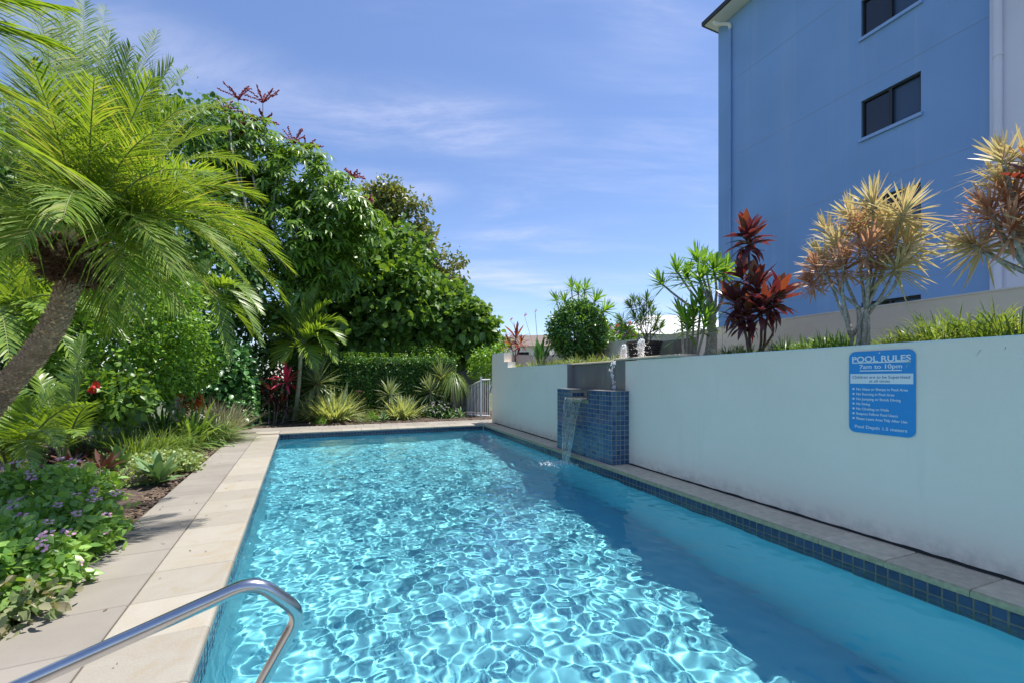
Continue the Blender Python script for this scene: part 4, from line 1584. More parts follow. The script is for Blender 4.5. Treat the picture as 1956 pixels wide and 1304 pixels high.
#=PLANTS=
# ------------------------------------------------------------------ plants on the raised planter
def branchy(parent, mat, paths, name='stem', n=7):
    """paths: list of (points, r0, r1); each its own tapered limb"""
    for pts, r0, r1 in paths:
        pp = smoothpts(pts, 4)
        m_ = MB(); k = len(pp)
        m_.tube([p + Vector((R.gauss(0, 1), R.gauss(0, 1), 0)) * r0 * .12 for p in pp], [r0 + (r1 - r0) * i / (k - 1) for i in range(k)], n)
        m_.build(name, mat, parent, smooth=True)


def depth_on(px, d):
    s_ = xr(px, d); return rf(s_, d, 0).y


def pp(px, py, d):
    """point seen at (px, py) lying at distance d in the right-hand frame"""
    return at(px, py, depth_on(px, d))


def head_obj(parent, P, axis, n, L, Wd, mat, **k):
    nb = NB(); heads(nb, P, axis, n, L, Wd, **k)
    return nb.build('leaf_head', mat, parent)


# green dracaena with a swollen trunk
def green_dracaena():
    d = 4.05
    base = pp(1352, 684, d); base.z = PS
    t = thing('dracaena', 'green dracaena on a thick gnarled trunk between black pot and red cordyline', 'plant', base)
    fork = pp(1362, 600, d)
    branchy(t, M_lichen, [([base, base.lerp(fork, .35) + Vector((.02, 0, 0)), base.lerp(fork, .7), fork], .075, .045)], 'trunk', 10)
    hd = [(1262, 538, 4.0, (-.5, -.1, .75)), (1292, 515, 4.15, (-.15, 0, 1)), (1312, 525, 4.2, (0, 0, 1)), (1332, 492, 4.05, (-.1, 0, 1)), (1365, 510, 4.1, (.25, 0, 1)),
          (1337, 530, 3.9, (0, -.2, 1)), (1385, 515, 4.3, (.3, .2, 1)), (1345, 500, 4.35, (0, .2, 1))]
    low = [(1312, 618, 3.9, (-.2, -.2, 1)), (1325, 600, 4.0, (0, 0, 1)), (1348, 610, 3.85, (.2, -.1, 1)), (1300, 596, 4.15, (-.2, 0, 1)), (1340, 575, 4.1, (0, 0, 1))]
    for i, (x, y, dd, ax) in enumerate(hd):
        p = pp(x, y, dd)
        mid = fork.lerp(p, .5) + Vector((.03, 0, -.10))
        branchy(t, M_bark, [([fork - Vector((0, 0, .03)), mid, p + Vector((0, 0, -.02))], .022, .011)])
        head_obj(t, p, ax, 44, .30, .030, M_drac, a0=.08, a1=1.8, droop=.14, stem=.10)
    for x, y, dd, ax in low:
        p = pp(x, y, dd)
        q = pp(1305 + (x - 1300) * .5, 680, dd); q.z = PS
        branchy(t, M_barkpale, [([q, q.lerp(p, .5) + Vector((.01, 0, 0)), p], .017, .013)])
        head_obj(t, p, ax, 44, .36, .030, M_drac, a0=.06, a1=1.6, droop=.24, stem=.16)


green_dracaena()


def cordyline(label, stems, hds, dbase, L=.36, Wd=.085, mats=(M_cordydark, M_cordy), name='cordyline', smat=M_stemred, n=20, rad=.014, a1=1.9):
    """stems: list of point lists; hds: (point, axis, scale, n)"""
    t = thing(name, label, 'plant', dbase)
    for pts in stems:
        branchy(t, smat, [(pts, rad, rad * .7)])
    ms = []
    for j, (dr, ll, ww) in enumerate(((.0, 1, 1), (.12, 1.05, .95), (.32, 1, 1), (.55, .95, .9))):
        mt = mats[-1] if j == 0 else mats[0]
        if len(mats) > 2 and j in (1, 2): mt = mats[1]
        ms.append(single_leaf('cordyline_leaf', mt, L * ll, Wd * ww, dr, fold=.3))
    for p, ax, s_, k in hds:
        leaf_head(t, ms, p, ax, k, s_, .12, a1, stem=.16 * s_)
    return t


d = 3.95
cb = pp(1440, 672, d); cb.z = PS
cordyline('tall red and dark burgundy cordyline in two tiers on the planter', [
    [cb + Vector((-.03, 0, 0)), pp(1430, 610, d), pp(1433, 540, d), pp(1430, 480, d), pp(1431, 440, d)],
    [cb + Vector((.02, .05, 0)), pp(1418, 620, d), pp(1405, 575, d)],
    [cb + Vector((.06, 0, 0)), pp(1455, 610, d), pp(1448, 550, d)],
    [cb + Vector((.10, .02, 0)), pp(1465, 610, d), pp(1478, 555, d)],
    [cb + Vector((-.08, -.05, 0)), pp(1425, 640, 3.85), pp(1416, 612, 3.85), pp(1412, 600, 3.85)],
    [cb + Vector((.05, .08, 0)), pp(1475, 640, 4.1), pp(1472, 600, 4.1)]], [
    (pp(1430, 446, d), (0, 0, 1), .95, 38), (pp(1433, 470, d), (0, 0, 1), .6, 14),
    (pp(1402, 572, d), (-.35, -.1, 1), .95, 34), (pp(1445, 545, d), (0, 0, 1), 1.05, 36), (pp(1418, 525, 4.05), (-.1, 0, 1), .9, 24), (pp(1430, 590, 3.85), (0, -.3, 1), .9, 26),
    (pp(1482, 566, d), (.4, 0, 1), .95, 32), (pp(1458, 585, 3.8), (.1, -.3, 1), .85, 24), (pp(1412, 606, 3.85), (-.3, -.2, 1), .75, 18)], cb, L=.27, Wd=.084, a1=2.1)


def tricolour(label, base, trunks, hds, forkz):
    t = thing('dracaena', label, 'plant', base)
    for pts, r0, r1 in trunks:
        branchy(t, M_lichen, [(pts, r0, r1)])
    for p, ax, s_, pink in hds:
        head_obj(t, p, ax, 66, .27 * s_, .019, M_tripink if pink else M_tri, a0=.05, a1=2.05, droop=.10, stem=.10)
    return t


d = 3.85
tb = pp(1648, 668, d); tb.z = PS
j1 = pp(1640, 590, d); j2 = pp(1655, 590, d); j3 = pp(1628, 640, d)
H1 = [(1572, 492, 3.9, (-.7, -.1, .75), 1, 0), (1600, 465, 3.8, (-.35, 0, 1), 1, 0), (1668, 385, 3.85, (-.05, 0, 1), 1.05, 0), (1728, 398, 3.8, (.3, 0, 1), 1.1, 0),
      (1560, 510, 3.75, (-.6, -.2, .8), .85, 1), (1640, 440, 3.95, (-.1, 0, 1), 1, 1), (1612, 500, 3.7, (-.4, -.3, 1), .9, 1), (1660, 470, 3.7, (.1, -.3, 1), 1, 1),
      (1705, 455, 3.9, (.2, 0, 1), 1, 0), (1735, 460, 3.9, (.5, 0, 1), 1, 0), (1722, 500, 3.8, (.6, -.1, .8), .95, 0), (1690, 420, 4.0, (0, .2, 1), 1, 0),
      (1580, 440, 4.0, (-.4, .2, 1), .95, 0), (1625, 410, 4.0, (-.2, .2, 1), 1, 0), (1680, 500, 3.75, (.2, -.3, 1), .8, 1), (1545, 535, 3.75, (-.5, -.2, .5), .55, 1)]
tr = []
for i, (x, y, dd, ax, s_, pk) in enumerate(H1):
    p = pp(x, y, dd)
    f_ = j1 if x < 1640 else j2
    if i % 3 == 0: f_ = j3
    o = Vector((R.uniform(-.04, .04), R.uniform(-.04, .04), 0))
    mid = f_.lerp(p, .55) + Vector((0, 0, -.06))
    if i < 13: tr.append(([f_ + o * .6, mid + o, p], .013, .008))
for k, (bx, jx) in enumerate(((1636, j1), (1648, j2), (1655, j2), (1642, j1), (1630, j3))):
    q = pp(bx, 668, d + .02 * k); q.z = PS - .02
    tr.append(([q, q.lerp(jx, .5) + Vector((R.uniform(-.02, .02), 0, 0)), jx], .018, .013))
tricolour('cream and pink tricolour dracaena with many pale stems above the sign', tb, tr,
          [(pp(x, y, dd), ax, s_, pk) for x, y, dd, ax, s_, pk in H1], 0)

d = 3.8
b2 = pp(2060, 640, d); b2.z = PS
f2 = pp(1985, 530, d)
H2 = [(1915, 300, 3.8, (-.35, 0, 1), 1.0, 0), (1890, 405, 3.75, (-.5, -.1, 1), 1.0, 1), (1855, 468, 3.8, (-.9, 0, .35), .95, 0), (1935, 380, 3.85, (-.1, 0, 1), 1.0, 1),
      (1930, 430, 3.7, (-.3, -.2, 1), .9, 1), (1960, 300, 3.9, (0, 0, 1), 1, 0), (1985, 350, 3.9, (.2, 0, 1), 1, 1), (2000, 420, 3.8, (.3, 0, 1), 1, 0), (1910, 350, 3.95, (-.3, .1, 1), .9, 0)]
tr = []
for i, (x, y, dd, ax, s_, pk) in enumerate(H2):
    p = pp(x, y, dd)
    mid = f2.lerp(p, .5) + Vector((0, 0, -.05 if i != 2 else -.01))
    tr.append(([f2, mid, p], .016, .010))
for k in range(3):
    q = b2 + Vector((.05 * k, .04 * k, 0)); tr.append(([q, q.lerp(f2, .5), f2], .028, .02))
tricolour('cream and pink tricolour dracaena leaning in at the right edge of the photo', b2, tr,
          [(pp(x, y, dd), ax, s_, pk) for x, y, dd, ax, s_, pk in H2], 0)
c2 = pp(1990, 640, 3.7); c2.z = PS
cordyline('orange red cordyline leaves reaching in front of the right hand tricolour dracaena', [[c2, pp(2010, 480, 3.7), pp(2002, 350, 3.7)]],
          [(pp(2000, 345, 3.7), (-.4, 0, .9), .8, 16)], c2, L=.30, Wd=.075, mats=(M_cordy, M_cordy))

# dracaena in black ribbed pot
s_ = xr(1243, 4.75)
pot_p = rf(s_, 4.62, PS)
pot = thing('plant_pot', 'large black ribbed plastic pot beside the fountain jet', 'pot', pot_p)
prof = [(.0, 0), (.215, 0)]
z = 0
for i in range(9):
    r_ = .225 + .045 * i / 9
    prof += [(r_ - .008, z + .004), (r_ + .010, z + .012), (r_ + .010, z + .028), (r_ - .008, z + .036)]
    z += .04
prof += [(.285, z), (.295, z + .012), (.295, z + .03), (.275, z + .032), (.265, z - .02), (.0, z - .03)]
m = MB(); m.lathe(pot_p, prof, 32); m.build('pot_body', M_black, pot)
PZ = PS + z - .03
dp = thing('dracaena', 'dark green narrow leaved dracaena growing in the black ribbed pot', 'plant', (pot_p.x, pot_p.y, PZ))
dY = pot_p.y
for i, (x, y) in enumerate(((1187, 612), (1203, 585), (1222, 580), (1240, 585), (1255, 612), (1262, 625), (1212, 605), (1230, 600), (1245, 600), (1195, 628), (1250, 630), (1225, 612), (1235, 572), (1210, 574))):
    p = at(x, y, dY + R.uniform(-.2, .2))
    q = Vector((pot_p.x + R.uniform(-.1, .1), pot_p.y + R.uniform(-.1, .1), PZ))
    branchy(dp, M_bark, [([q, q.lerp(p, .5) + Vector((0, 0, .03)), p], .008, .005)])
    head_obj(dp, p, (p.x - pot_p.x, p.y - pot_p.y, .45), 60, .22, .017, M_marg, a0=.05, a1=1.9, droop=.22, stem=.08)

# dark sheet painting shade and grey stain on the back wall beside the pot
m = MB(); s0 = xr(1330, DW2 - .01); s1 = xr(1275, DW2 - .01)
m.fbox(rf, s0, s1 + .8, DW2 - .02, DW2 - .007, PS, 1.80)
tagp(m.build('stained_shade_sheet', M_steelp), 'dark sheet painted as the shaded and grey stained back wall behind the black pot', 'panel')

# liriope and grasses edging the planter
def liriope(label, spots, mat=M_liri, L=.30, Wd=.009, n=150, name='liriope_clump', z0=PS, group='grassy clumps along the planter', seeds=False):
    for i, (x, d_, sc_) in enumerate(spots):
        s_ = xr(x, d_); c = rf(s_, d_, z0)
        nb = NB(); tuft(nb, (c.x, c.y, c.z), int(n * sc_), L * sc_ ** .5, Wd, spread=.16 * sc_, a0=.1, a1=1.25, droop=.55)
        lab = label[i] if isinstance(label, (list, tuple)) else label
        o = thing(name, lab, 'grass clump', c, group)
        nb.build('blades', mat, o, kind='stuff')


liriope(['bright green arching grass clump left of the right planter end, beside tricolour dracaena', 'largest bright green grass clump hanging near the wall top right of the sign',
         'bright green grass clump in front of the grey wall at the far right', 'bright green grass clump at the right edge of the photo',
         'bright grass clump behind the largest clump right of the sign', 'low bright grass clump right beside the tricolour dracaena stems'],
        [(1745, 4.1, .8), (1800, 4.1, 1.4), (1870, 4.15, 1.7), (1945, 4.15, 1.8), (1840, 4.5, 1.5), (1712, 4.05, .6)], L=.40, n=230)
liriope(['dark green grass clump just right of the red cordyline stems', 'dark green grass clump halfway between red cordyline and tricolour dracaena', 'dark grass clump left of the tricolour dracaena stems',
         'dark grass clump tight against the tricolour dracaena stems', 'back row dark grass clump between cordyline and dracaena', 'back row dark grass clump by the grey wall left of the dracaena'],
        [(1500, 3.9, .8), (1540, 3.95, .8), (1580, 3.92, .8), (1615, 3.9, .75), (1560, 4.2, .9), (1605, 4.2, .9)], mat=M_strap, L=.36, n=230)
liriope(['small grass clump right of the swollen dracaena trunk', 'small grass clump at the foot of the red cordyline', 'tiny grass clump between trunk and cordyline by the wall edge'],
        [(1390, 3.85, .6), (1428, 3.85, .6), (1408, 3.95, .6)], L=.34, n=180)
liriope(['pale tufted grass above the steel back plate of the fountain', 'pale tufted grass left of the fountain recess', 'second pale tuft left of the fountain recess', 'third pale tuft left of the fountain, below the round bush',
         'small grass tuft along the far planter edge', 'grass tuft below the bird of paradise', 'grass tuft at the foot of the far red cordyline', 'grass tuft beside the black pot',
         'grass tuft between fountain recess and black pot', 'pale grass tuft above the left steel reveal'],
        [(1145, 4.5, 1.0), (1105, 4.0, .9), (1080, 4.0, .9), (1060, 3.9, .8), (1040, 3.85, .7), (1018, 3.85, .6), (992, 3.8, .5), (1196, 4.5, .9), (1172, 4.45, .9), (1125, 4.35, 1.0)],
        mat=M_fine, L=.42, Wd=.012, n=230)

# clipped round bush with bright rosettes behind it
c = pp(1103, 628, 4.6); dYc = c.y
rb = thing('round_bush', 'dense dark green rounded bush on the planter behind the fountain', 'bush', (c.x, c.y, PS))
sc1 = dYc / FPX
nb = NB(); crown(nb, c - Vector((0, 0, .02)), (56 * sc1, .45, 56 * sc1), 800, 20, .055, (.060, .032), lo=.6, droop=.1, jit=.24)
nb.build('crown', M_hedge, rb)
nb = NB(); crown(nb, c - Vector((0, 0, .02)), (57 * sc1, .47, 57 * sc1), 120, 9, .04, (.06, .028), lo=.92, droop=.1, jit=.08)
nb.build('new_shoots', M_lime, rb)
branchy(rb, M_bark, [([Vector((c.x, c.y, PS)), c], .05, .02)], 'trunk')
yk = thing('dracaena', 'bright yellow green dracaena heads rising behind the round bush', 'plant', rf(xr(1095, 4.9), 4.9, PS))
for x, y in ((1062, 572), (1092, 548), (1105, 556), (1138, 572), (1156, 592), (1118, 552), (1078, 575)):
    p = pp(x, y, 4.95)
    q = rf(xr(1100, 4.95), 4.95, PS)
    branchy(yk, M_bark, [([q, q.lerp(p, .5), p], .02, .012)])
    head_obj(yk, p, ((x - 1100) / 60, 0, 1), 34, .40, .036, M_drac, a0=.1, a1=1.8, droop=.12)
# bird of paradise
bp_ = thing('bird_of_paradise', 'bird of paradise with grey green paddles and orange flowers left of the round bush', 'plant', rf(xr(1030, 4.2), 4.2, PS))
nb = NB()
c = rf(xr(1032, 4.25), 4.25, PS)
for i in range(46):
    a = R.uniform(0, 6.28); sp = R.uniform(.05, .6)
    dr_ = Vector((math.cos(a) * sp, math.sin(a) * sp, 1)).normalized()
    hl = R.uniform(.35, .75)
    p = c + dr_ * hl * .55
    m_ = MB(); m_.tube([c + Vector((math.cos(a), math.sin(a), 0)) * .06, p], [.007, .005], 5); m_.build('stalk', M_stemg, bp_)
    nb.add(blades([tuple(p)], [tuple(dr_)], [(-math.cos(a), -math.sin(a), .3)], hl * .62, .075, .12, 'leaf', .3))
nb.build('paddle_leaves', M_vine, bp_)
for x, y in ((975, 612), (1002, 604), (1022, 596)):
    p = pp(x, y, 4.3)
    branchy(bp_, M_stemg, [([c, c.lerp(p, .6), p], .008, .005)])
    nb = NB(); heads(nb, p, (.6, 0, .6), 7, .13, .018, a0=.1, a1=.8, droop=.0, stem=.02)
    nb.build('flower', M_orangefl, bp_)
cb = rf(xr(985, 4.0), 4.0, PS)
cordyline('small orange red cordyline at the far end of the planter', [[cb, pp(985, 655, 4.0), pp(985, 640, 4.0)], [cb + Vector((.04, 0, 0)), pp(975, 650, 4.0)]],
          [(pp(986, 642, 4.0), (0, 0, 1), 1, 26), (pp(972, 655, 4.0), (-.4, 0, 1), .8, 14), (pp(995, 655, 4.0), (.3, 0, 1), .75, 12)], cb, L=.38, Wd=.075, mats=(M_cordydark, M_cordy, M_cordy))
# pink geranium and timber post
gp = at(1183, 640, 12.0)
gr = thing('geranium', 'leafy geranium with pink flowers behind the planter back wall', 'plant', gp)
nb = NB(); crown(nb, gp - Vector((0, 0, .15)), (.45, .4, .4), 90, 14, .09, (.09, .075), 'round', droop=.1); nb.build('crown', M_lime, gr)
for i in range(9):
    p = gp + Vector((R.uniform(-.4, .35), -.35, R.uniform(-.1, .32)))
    nb = NB(); crown(nb, p, (.045, .045, .035), 8, 4, .01, (.05, .04), 'round', droop=0); nb.build('flower', M_pinkfl if i % 3 else M_redfl, gr)

# ------------------------------------------------------------------ trees behind
def limb_tree(t, mat, base, tips, r0, rt, fork=.35, sag=.0, nm='limb'):
    base = Vector(base)
    cen = Vector((sum(p[0] for p in tips), sum(p[1] for p in tips), sum(p[2] for p in tips))) / len(tips)
    fk = base + (cen - base) * fork
    m_ = MB(); pts = smoothpts([base, base.lerp(fk, .5) + Vector((R.uniform(-.06, .06), 0, 0)), fk], 4)
    m_.tube(pts, [r0 - (r0 * .3) * i / (len(pts) - 1) for i in range(len(pts))], 10); m_.build('trunk', mat, t, smooth=True)
    for p in tips:
        p = Vector(p)
        mid = fk.lerp(p, .5) + Vector((R.uniform(-.2, .2), R.uniform(-.2, .2), R.uniform(-.25, .05)))
        m_ = MB(); pts = smoothpts([fk, fk.lerp(mid, .5) + Vector((R.uniform(-.05, .05),) * 3), mid, p], 4)
        m_.tube(pts, [r0 * .55 + (rt - r0 * .55) * i / (len(pts) - 1) for i in range(len(pts))], 7); m_.build(nm, mat, t, smooth=True)


def whorls(nb, P, D, n, L, Wd, drp=.5, prof='leaf'):
    """umbrella leaves: n leaflets round each point"""
    P = np.asarray(P); D = nrm(np.asarray(D)); k = len(P)
    x = nrm(np.cross(D, rdir(k))); y = np.cross(D, x)
    for i in range(n):
        a = 2 * math.pi * i / n + rng.uniform(-.2, .2, k)
        rad = np.cos(a)[:, None] * x + np.sin(a)[:, None] * y
        d = nrm(rad * .95 + D * rng.uniform(-.25, .35, (k, 1)))
        LL = L * rng.uniform(.75, 1.15, k)
        nb.add(blades(P + rad * .02, d, D + rdir(k) * .15, LL, Wd * LL / L, drp * rng.uniform(.6, 1.3, k), prof, .25))


def umbrella_tree():
    Y = 12.2
    base = at(545, 745, Y); base.z = -.2
    t = thing('umbrella_tree', 'umbrella tree with glossy drooping leaf whorls and dark red flower spikes', 'tree', base)
    k = Y / FPX
    lobes = [((470, 300), (85, 1.0, 75), 0), ((420, 260), (60, .9, 55), .3), ((560, 340), (90, 1.2, 70), 0), ((640, 400), (75, 1.2, 62), 0), ((560, 450), (100, 1.1, 80), -.4), ((440, 400), (90, 1.0, 90), .2),
             ((690, 430), (45, 1.0, 45), .2), ((520, 560), (100, 1.0, 80), -.2), ((620, 500), (80, 1.0, 70), 0)]
    nb = NB()
    for (px, py), (rx, ry, rz), dy in lobes:
        c = at(px, py, Y + dy)
        P, D = shell_points(c, (rx * k, ry, rz * k), int(rx * rz / 22), lo=.5, jitter=.3)
        D = nrm(D * .5 + np.array([0, -.15, .75]) + rdir(len(P)) * .35)
        whorls(nb, P, D, 8, .24, .075)
    nb.build('crown', M_umb, t)
    tips = [at(x, y, Y + R.uniform(-.3, .5)) for x, y in ((470, 255), (505, 240), (430, 270), (560, 330), (630, 380), (610, 450), (490, 340), (680, 420))]
    fk = at(545, 520, Y)
    m_ = MB(); pts = smoothpts([base, base.lerp(fk, .5) + Vector((.1, 0, 0)), fk], 4)
    m_.tube(pts, [.10 - .03 * i / len(pts) for i in range(len(pts))], 10); m_.build('trunk', M_barkpale, t, smooth=True)
    for p in tips:
        p = p + Vector((0, -.75, 0)); mid = fk.lerp(p, .5) + Vector((R.uniform(-.12, .12), -.55, R.uniform(-.2, 0)))
        m_ = MB(); q = smoothpts([fk, mid, p], 5); m_.tube(q, [.045 - .03 * i / len(q) for i in range(len(q))], 7); m_.build('limb', M_barkpale, t, smooth=True)
    # flower spikes: rays like an upturned umbrella
    for (x, y, s_, dy) in ((455, 190, 1.0, 0), (502, 196, 1.0, -.2), (430, 215, .9, .3), (410, 235, .8, .2), (505, 232, .7, 0), (560, 275, .9, 0), (585, 285, .8, .1), (470, 240, .7, -.3), (672, 340, .6, 0), (700, 390, .6, -.2), (380, 225, .8, 0), (440, 262, .7, -.5)):
        c = at(x, y, Y + dy)
        m_ = MB(); m_.tube([c - Vector((0, 0, .55)), c], [.014, .009], 6)
        fl = m_.build('flower_head', M_barkpale, t, smooth=True)
        nb = NB(); m2 = MB()
        for i in range(9):
            a = i * 2.4; el_ = R.uniform(.15, 1.15)
            dv = Vector((math.cos(a) * math.cos(el_), math.sin(a) * math.cos(el_) * .7, math.sin(el_)))
            ln = s_ * R.uniform(.48, .70)
            pts = [c + dv * ln * u - Vector((0, 0, .10 * u * u)) for u in (0, .33, .66, 1)]
            m2.tube(pts, [.006] * 4, 4)
            for q in range(26):
                u = (q + 1) / 26
                p = c + dv * ln * u - Vector((0, 0, .10 * u * u)) + Vector((R.gauss(0, .012), R.gauss(0, .012), R.gauss(0, .012)))
                ico(m2, p, .019)
        me = m2.mesh('flower_ray', M_umbfl)
        o = bpy.data.objects.new('flower_ray', me); COL.objects.link(o); o.parent = fl; o['kind'] = 'stuff'
    nb = NB(); whorls(nb, [tuple(at(484, 222, Y - .3))], [(0, -.3, 1)], 8, .22, .07); nb.build('yellow_whorl', M_yellowfl, t)


umbrella_tree()


def lobed_tree(name, label, basepx, Y, lobes, mat, leaf, dens, size, tmat=M_bark, prof='round', r0=.12, per=16, lo=.6, fold=.2, droop=.3, cat='tree', group=None, up=.3, limbs=True):
    base = at(basepx[0], basepx[1], Y); base.z = -.2
    t = thing(name, label, cat, base, group)
    k = Y / FPX; nb = NB(); tips = []
    for (px, py, rx, rz, dy) in lobes:
        c = at(px, py, Y + dy)
        crown(nb, c, (rx * k, max(.6, rx * k * .8), rz * k), int(rx * rz * dens), per, size, leaf, prof, lo=lo, droop=droop, fold=fold, up=up)
        tips.append(c)
    nb.build('crown', mat, t)
    if limbs: limb_tree(t, tmat, base, tips, r0, .02)
    return t


lobed_tree('broadleaf_tree', 'dense broad leaved tree standing behind the clipped hedge', (690, 740), 15.0,
           [(640, 590, 75, 90, 0), (700, 510, 75, 70, 0), (760, 490, 55, 55, .3), (740, 560, 80, 75, -.4), (800, 590, 60, 70, 0), (650, 480, 60, 50, .5), (700, 630, 90, 50, -.3), (590, 640, 60, 50, 0)],
           M_broad, (.21, .17), .030, .20, per=15, prof='round')
lobed_tree('broadleaf_tree', 'rounded bright green broad leaved tree at the right end of the hedge', (850, 740), 15.6,
           [(850, 590, 48, 55, 0), (880, 620, 50, 55, -.3), (920, 630, 38, 42, 0), (830, 640, 60, 45, 0), (900, 665, 45, 40, .2), (935, 655, 22, 25, 0)],
           M_broad, (.21, .17), .045, .17, per=13, prof='round', r0=.09)
lobed_tree('olive_tree', 'thin olive green tree with bare twigs rising behind the broad leaved trees', (800, 740), 21,
           [(715, 400, 45, 45, 0), (755, 385, 30, 32, 0), (740, 440, 55, 45, 0), (795, 400, 16, 14, 0), (808, 440, 22, 20, .3), (800, 480, 40, 34, 0), (835, 500, 20, 20, 0), (850, 530, 28, 20, 0), (872, 500, 12, 14, 0),
            (840, 560, 40, 28, 0), (780, 520, 40, 40, 0), (875, 545, 14, 14, 0), (795, 455, 30, 20, 0), (812, 385, 8, 6, 0), (740, 360, 26, 12, 0)],
           M_olive, (.22, .11), .085, .20, per=12, lo=.2, prof='leaf', r0=.16, droop=.15)
lobed_tree('shrub', 'small bright green shrub between timber fence and planter end wall', (930, 735), 13.6, [(928, 690, 28, 26, 0), (945, 672, 24, 18, 0), (925, 712, 26, 20, .1)],
           M_lime, (.09, .05), .10, .10, per=14, r0=.03, cat='shrub', prof='leaf')
# darker trees filling the left behind the palms
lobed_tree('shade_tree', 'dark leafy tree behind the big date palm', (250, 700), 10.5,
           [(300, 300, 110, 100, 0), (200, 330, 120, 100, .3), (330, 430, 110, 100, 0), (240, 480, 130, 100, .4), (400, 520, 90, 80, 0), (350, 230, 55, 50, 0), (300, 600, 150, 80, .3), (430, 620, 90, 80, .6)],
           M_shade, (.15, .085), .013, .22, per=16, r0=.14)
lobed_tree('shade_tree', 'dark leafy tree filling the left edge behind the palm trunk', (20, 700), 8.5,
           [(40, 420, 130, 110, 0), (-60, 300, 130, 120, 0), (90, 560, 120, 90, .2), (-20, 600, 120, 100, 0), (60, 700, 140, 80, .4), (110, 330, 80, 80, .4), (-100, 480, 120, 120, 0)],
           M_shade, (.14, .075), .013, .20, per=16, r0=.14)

# ------------------------------------------------------------------ clipped hedge
def hedge():
    p0 = at(560, 690, 11.7); p1 = at(868, 690, 13.4)
    p0.z = p1.z = 0
    d = (p1 - p0); L_ = d.length; d.normalize(); n = Vector((-d.y, d.x, 0))
    t = thing('clipped_hedge', 'long clipped dark green hedge along the back of the garden bed', 'hedge', p0)
    top = 1.70; dep = .8
    nb = NB()
    def face(cnt, fn, out, mat_nb, s=.05):
        a = rng.uniform(0, 1, cnt); b = rng.uniform(0, 1, cnt)
        P = np.array([tuple(fn(x, y)) for x, y in zip(a, b)]) + rng.normal(size=(cnt, 3)) * .03
        o = np.array(tuple(out))
        D = nrm(o * .6 + rdir(cnt) * .9 + np.array([0, 0, .25])); U = nrm(rdir(cnt) * .8 + np.array([0, 0, .6]) + o * .5)
        LL = s * rng.uniform(.7, 1.3, cnt)
        mat_nb.add(blades(P, D, U, LL, LL * .5, .1, 'leaf', .2))
    bump = lambda x, z: .07 * noise.noise(Vector((x * L_ * 1.5, z * 2.5, 0))) + .03 * noise.noise(Vector((x * L_ * 5, z * 8, 4)))
    face(21000, lambda x, y: p0 + d * L_ * x + n * bump(x, y) + Vector((0, 0, y * top)), -n, nb, .062)
    face(8000, lambda x, y: p0 + d * L_ * x + n * dep * y + Vector((0, 0, top + bump(x, y))), Vector((0, 0, 1)), nb, .062)
    face(2500, lambda x, y: p1 + n * dep * x + Vector((0, 0, y * top)), d, nb, .062)
    nb.build('clipped_leaves', M_hedge, t)
    nb = NB()
    face(1500, lambda x, y: p0 + d * L_ * x - n * .03 + n * dep * .3 * y + Vector((0, 0, top * (.93 + .07 * y))), Vector((0, 0, 1)), nb, .06)
    face(500, lambda x, y: p0 + d * L_ * x - n * .03 + Vector((0, 0, y * top)), -n, nb, .06)
    P = np.array([tuple(p0 + d * L_ * R.random() ** .8 + n * R.uniform(.0, dep) + Vector((0, 0, top))) for _ in range(110)])
    for i in range(9):
        P2 = P + np.array([0, 0, 1]) * (.03 + .022 * i) + rng.normal(size=P.shape) * .008
        nb.add(blades(P2, rdir(len(P)) + np.array([0, 0, .8]), rdir(len(P)), .055, .026, .1, 'leaf'))
    nb.build('new_shoots', M_lime, t)
    m_ = MB(); m_.hexa([Vector((x.x, x.y, z)) for z in (0, top - .1) for x in (p0 + n * .12, p1 + n * .12 - d * .1, p1 + n * .7 - d * .1, p0 + n * .7)])
    m_.build('twiggy_core', simple('hedge_twigs', (.025, .03, .012), .95, noise_s=20, amt=.6), t)


hedge()
# taller shrubs standing over the hedge
lobed_tree('shrub', 'loose pale green shrub poking above the hedge at its right half', (800, 720), 14.2, [(770, 672, 45, 18, 0), (820, 672, 45, 18, 0), (850, 680, 30, 14, 0)],
           M_lime, (.075, .03), .10, .09, per=9, r0=.02, cat='shrub', prof='leaf', lo=.2)

# ------------------------------------------------------------------ left screen shrubs
def mound(name, label, c, r, mat, clumps, per, size, leaf, prof='leaf', cat='shrub', lo=.7, zmin=-.6, fl=None, group=None, fold=.2, droop=.2, jit=.25, up=.4, trunk=True, loc=None):
    c = Vector(c)
    t = thing(name, label, cat, (c.x, c.y, max(-.05, c.z - r[2])), group)
    nb = NB(); crown(nb, c, r, clumps, per, size, leaf, prof, lo=lo, zmin=zmin, fold=fold, droop=droop, jit=jit, up=up)
    nb.build('crown', mat, t)
    if trunk:
        branchy(t, M_bark, [([Vector((c.x + R.uniform(-.1, .1), c.y, max(-.05, c.z - r[2]))), c], .03, .01)], 'stem')
    if fl:
        fmat, nf, fs = fl
        P, D = shell_points(c, (r[0] * 1.12, r[1] * 1.12, r[2] * 1.45), nf, lo=.99, zmin=.05, jitter=jit * .3)
        for p, d_ in zip(P, D):
            if d_[1] > .5: continue
            nb = NB(); dd = nrm(d_[None] + np.array([[0, -.5, .5]]))[0]
            heads(nb, p, dd, 5, fs, fs * .85, a0=1.25, a1=1.4, droop=.05, prof='round', stem=0)
            nb.build('flower', fmat, t)
    return t


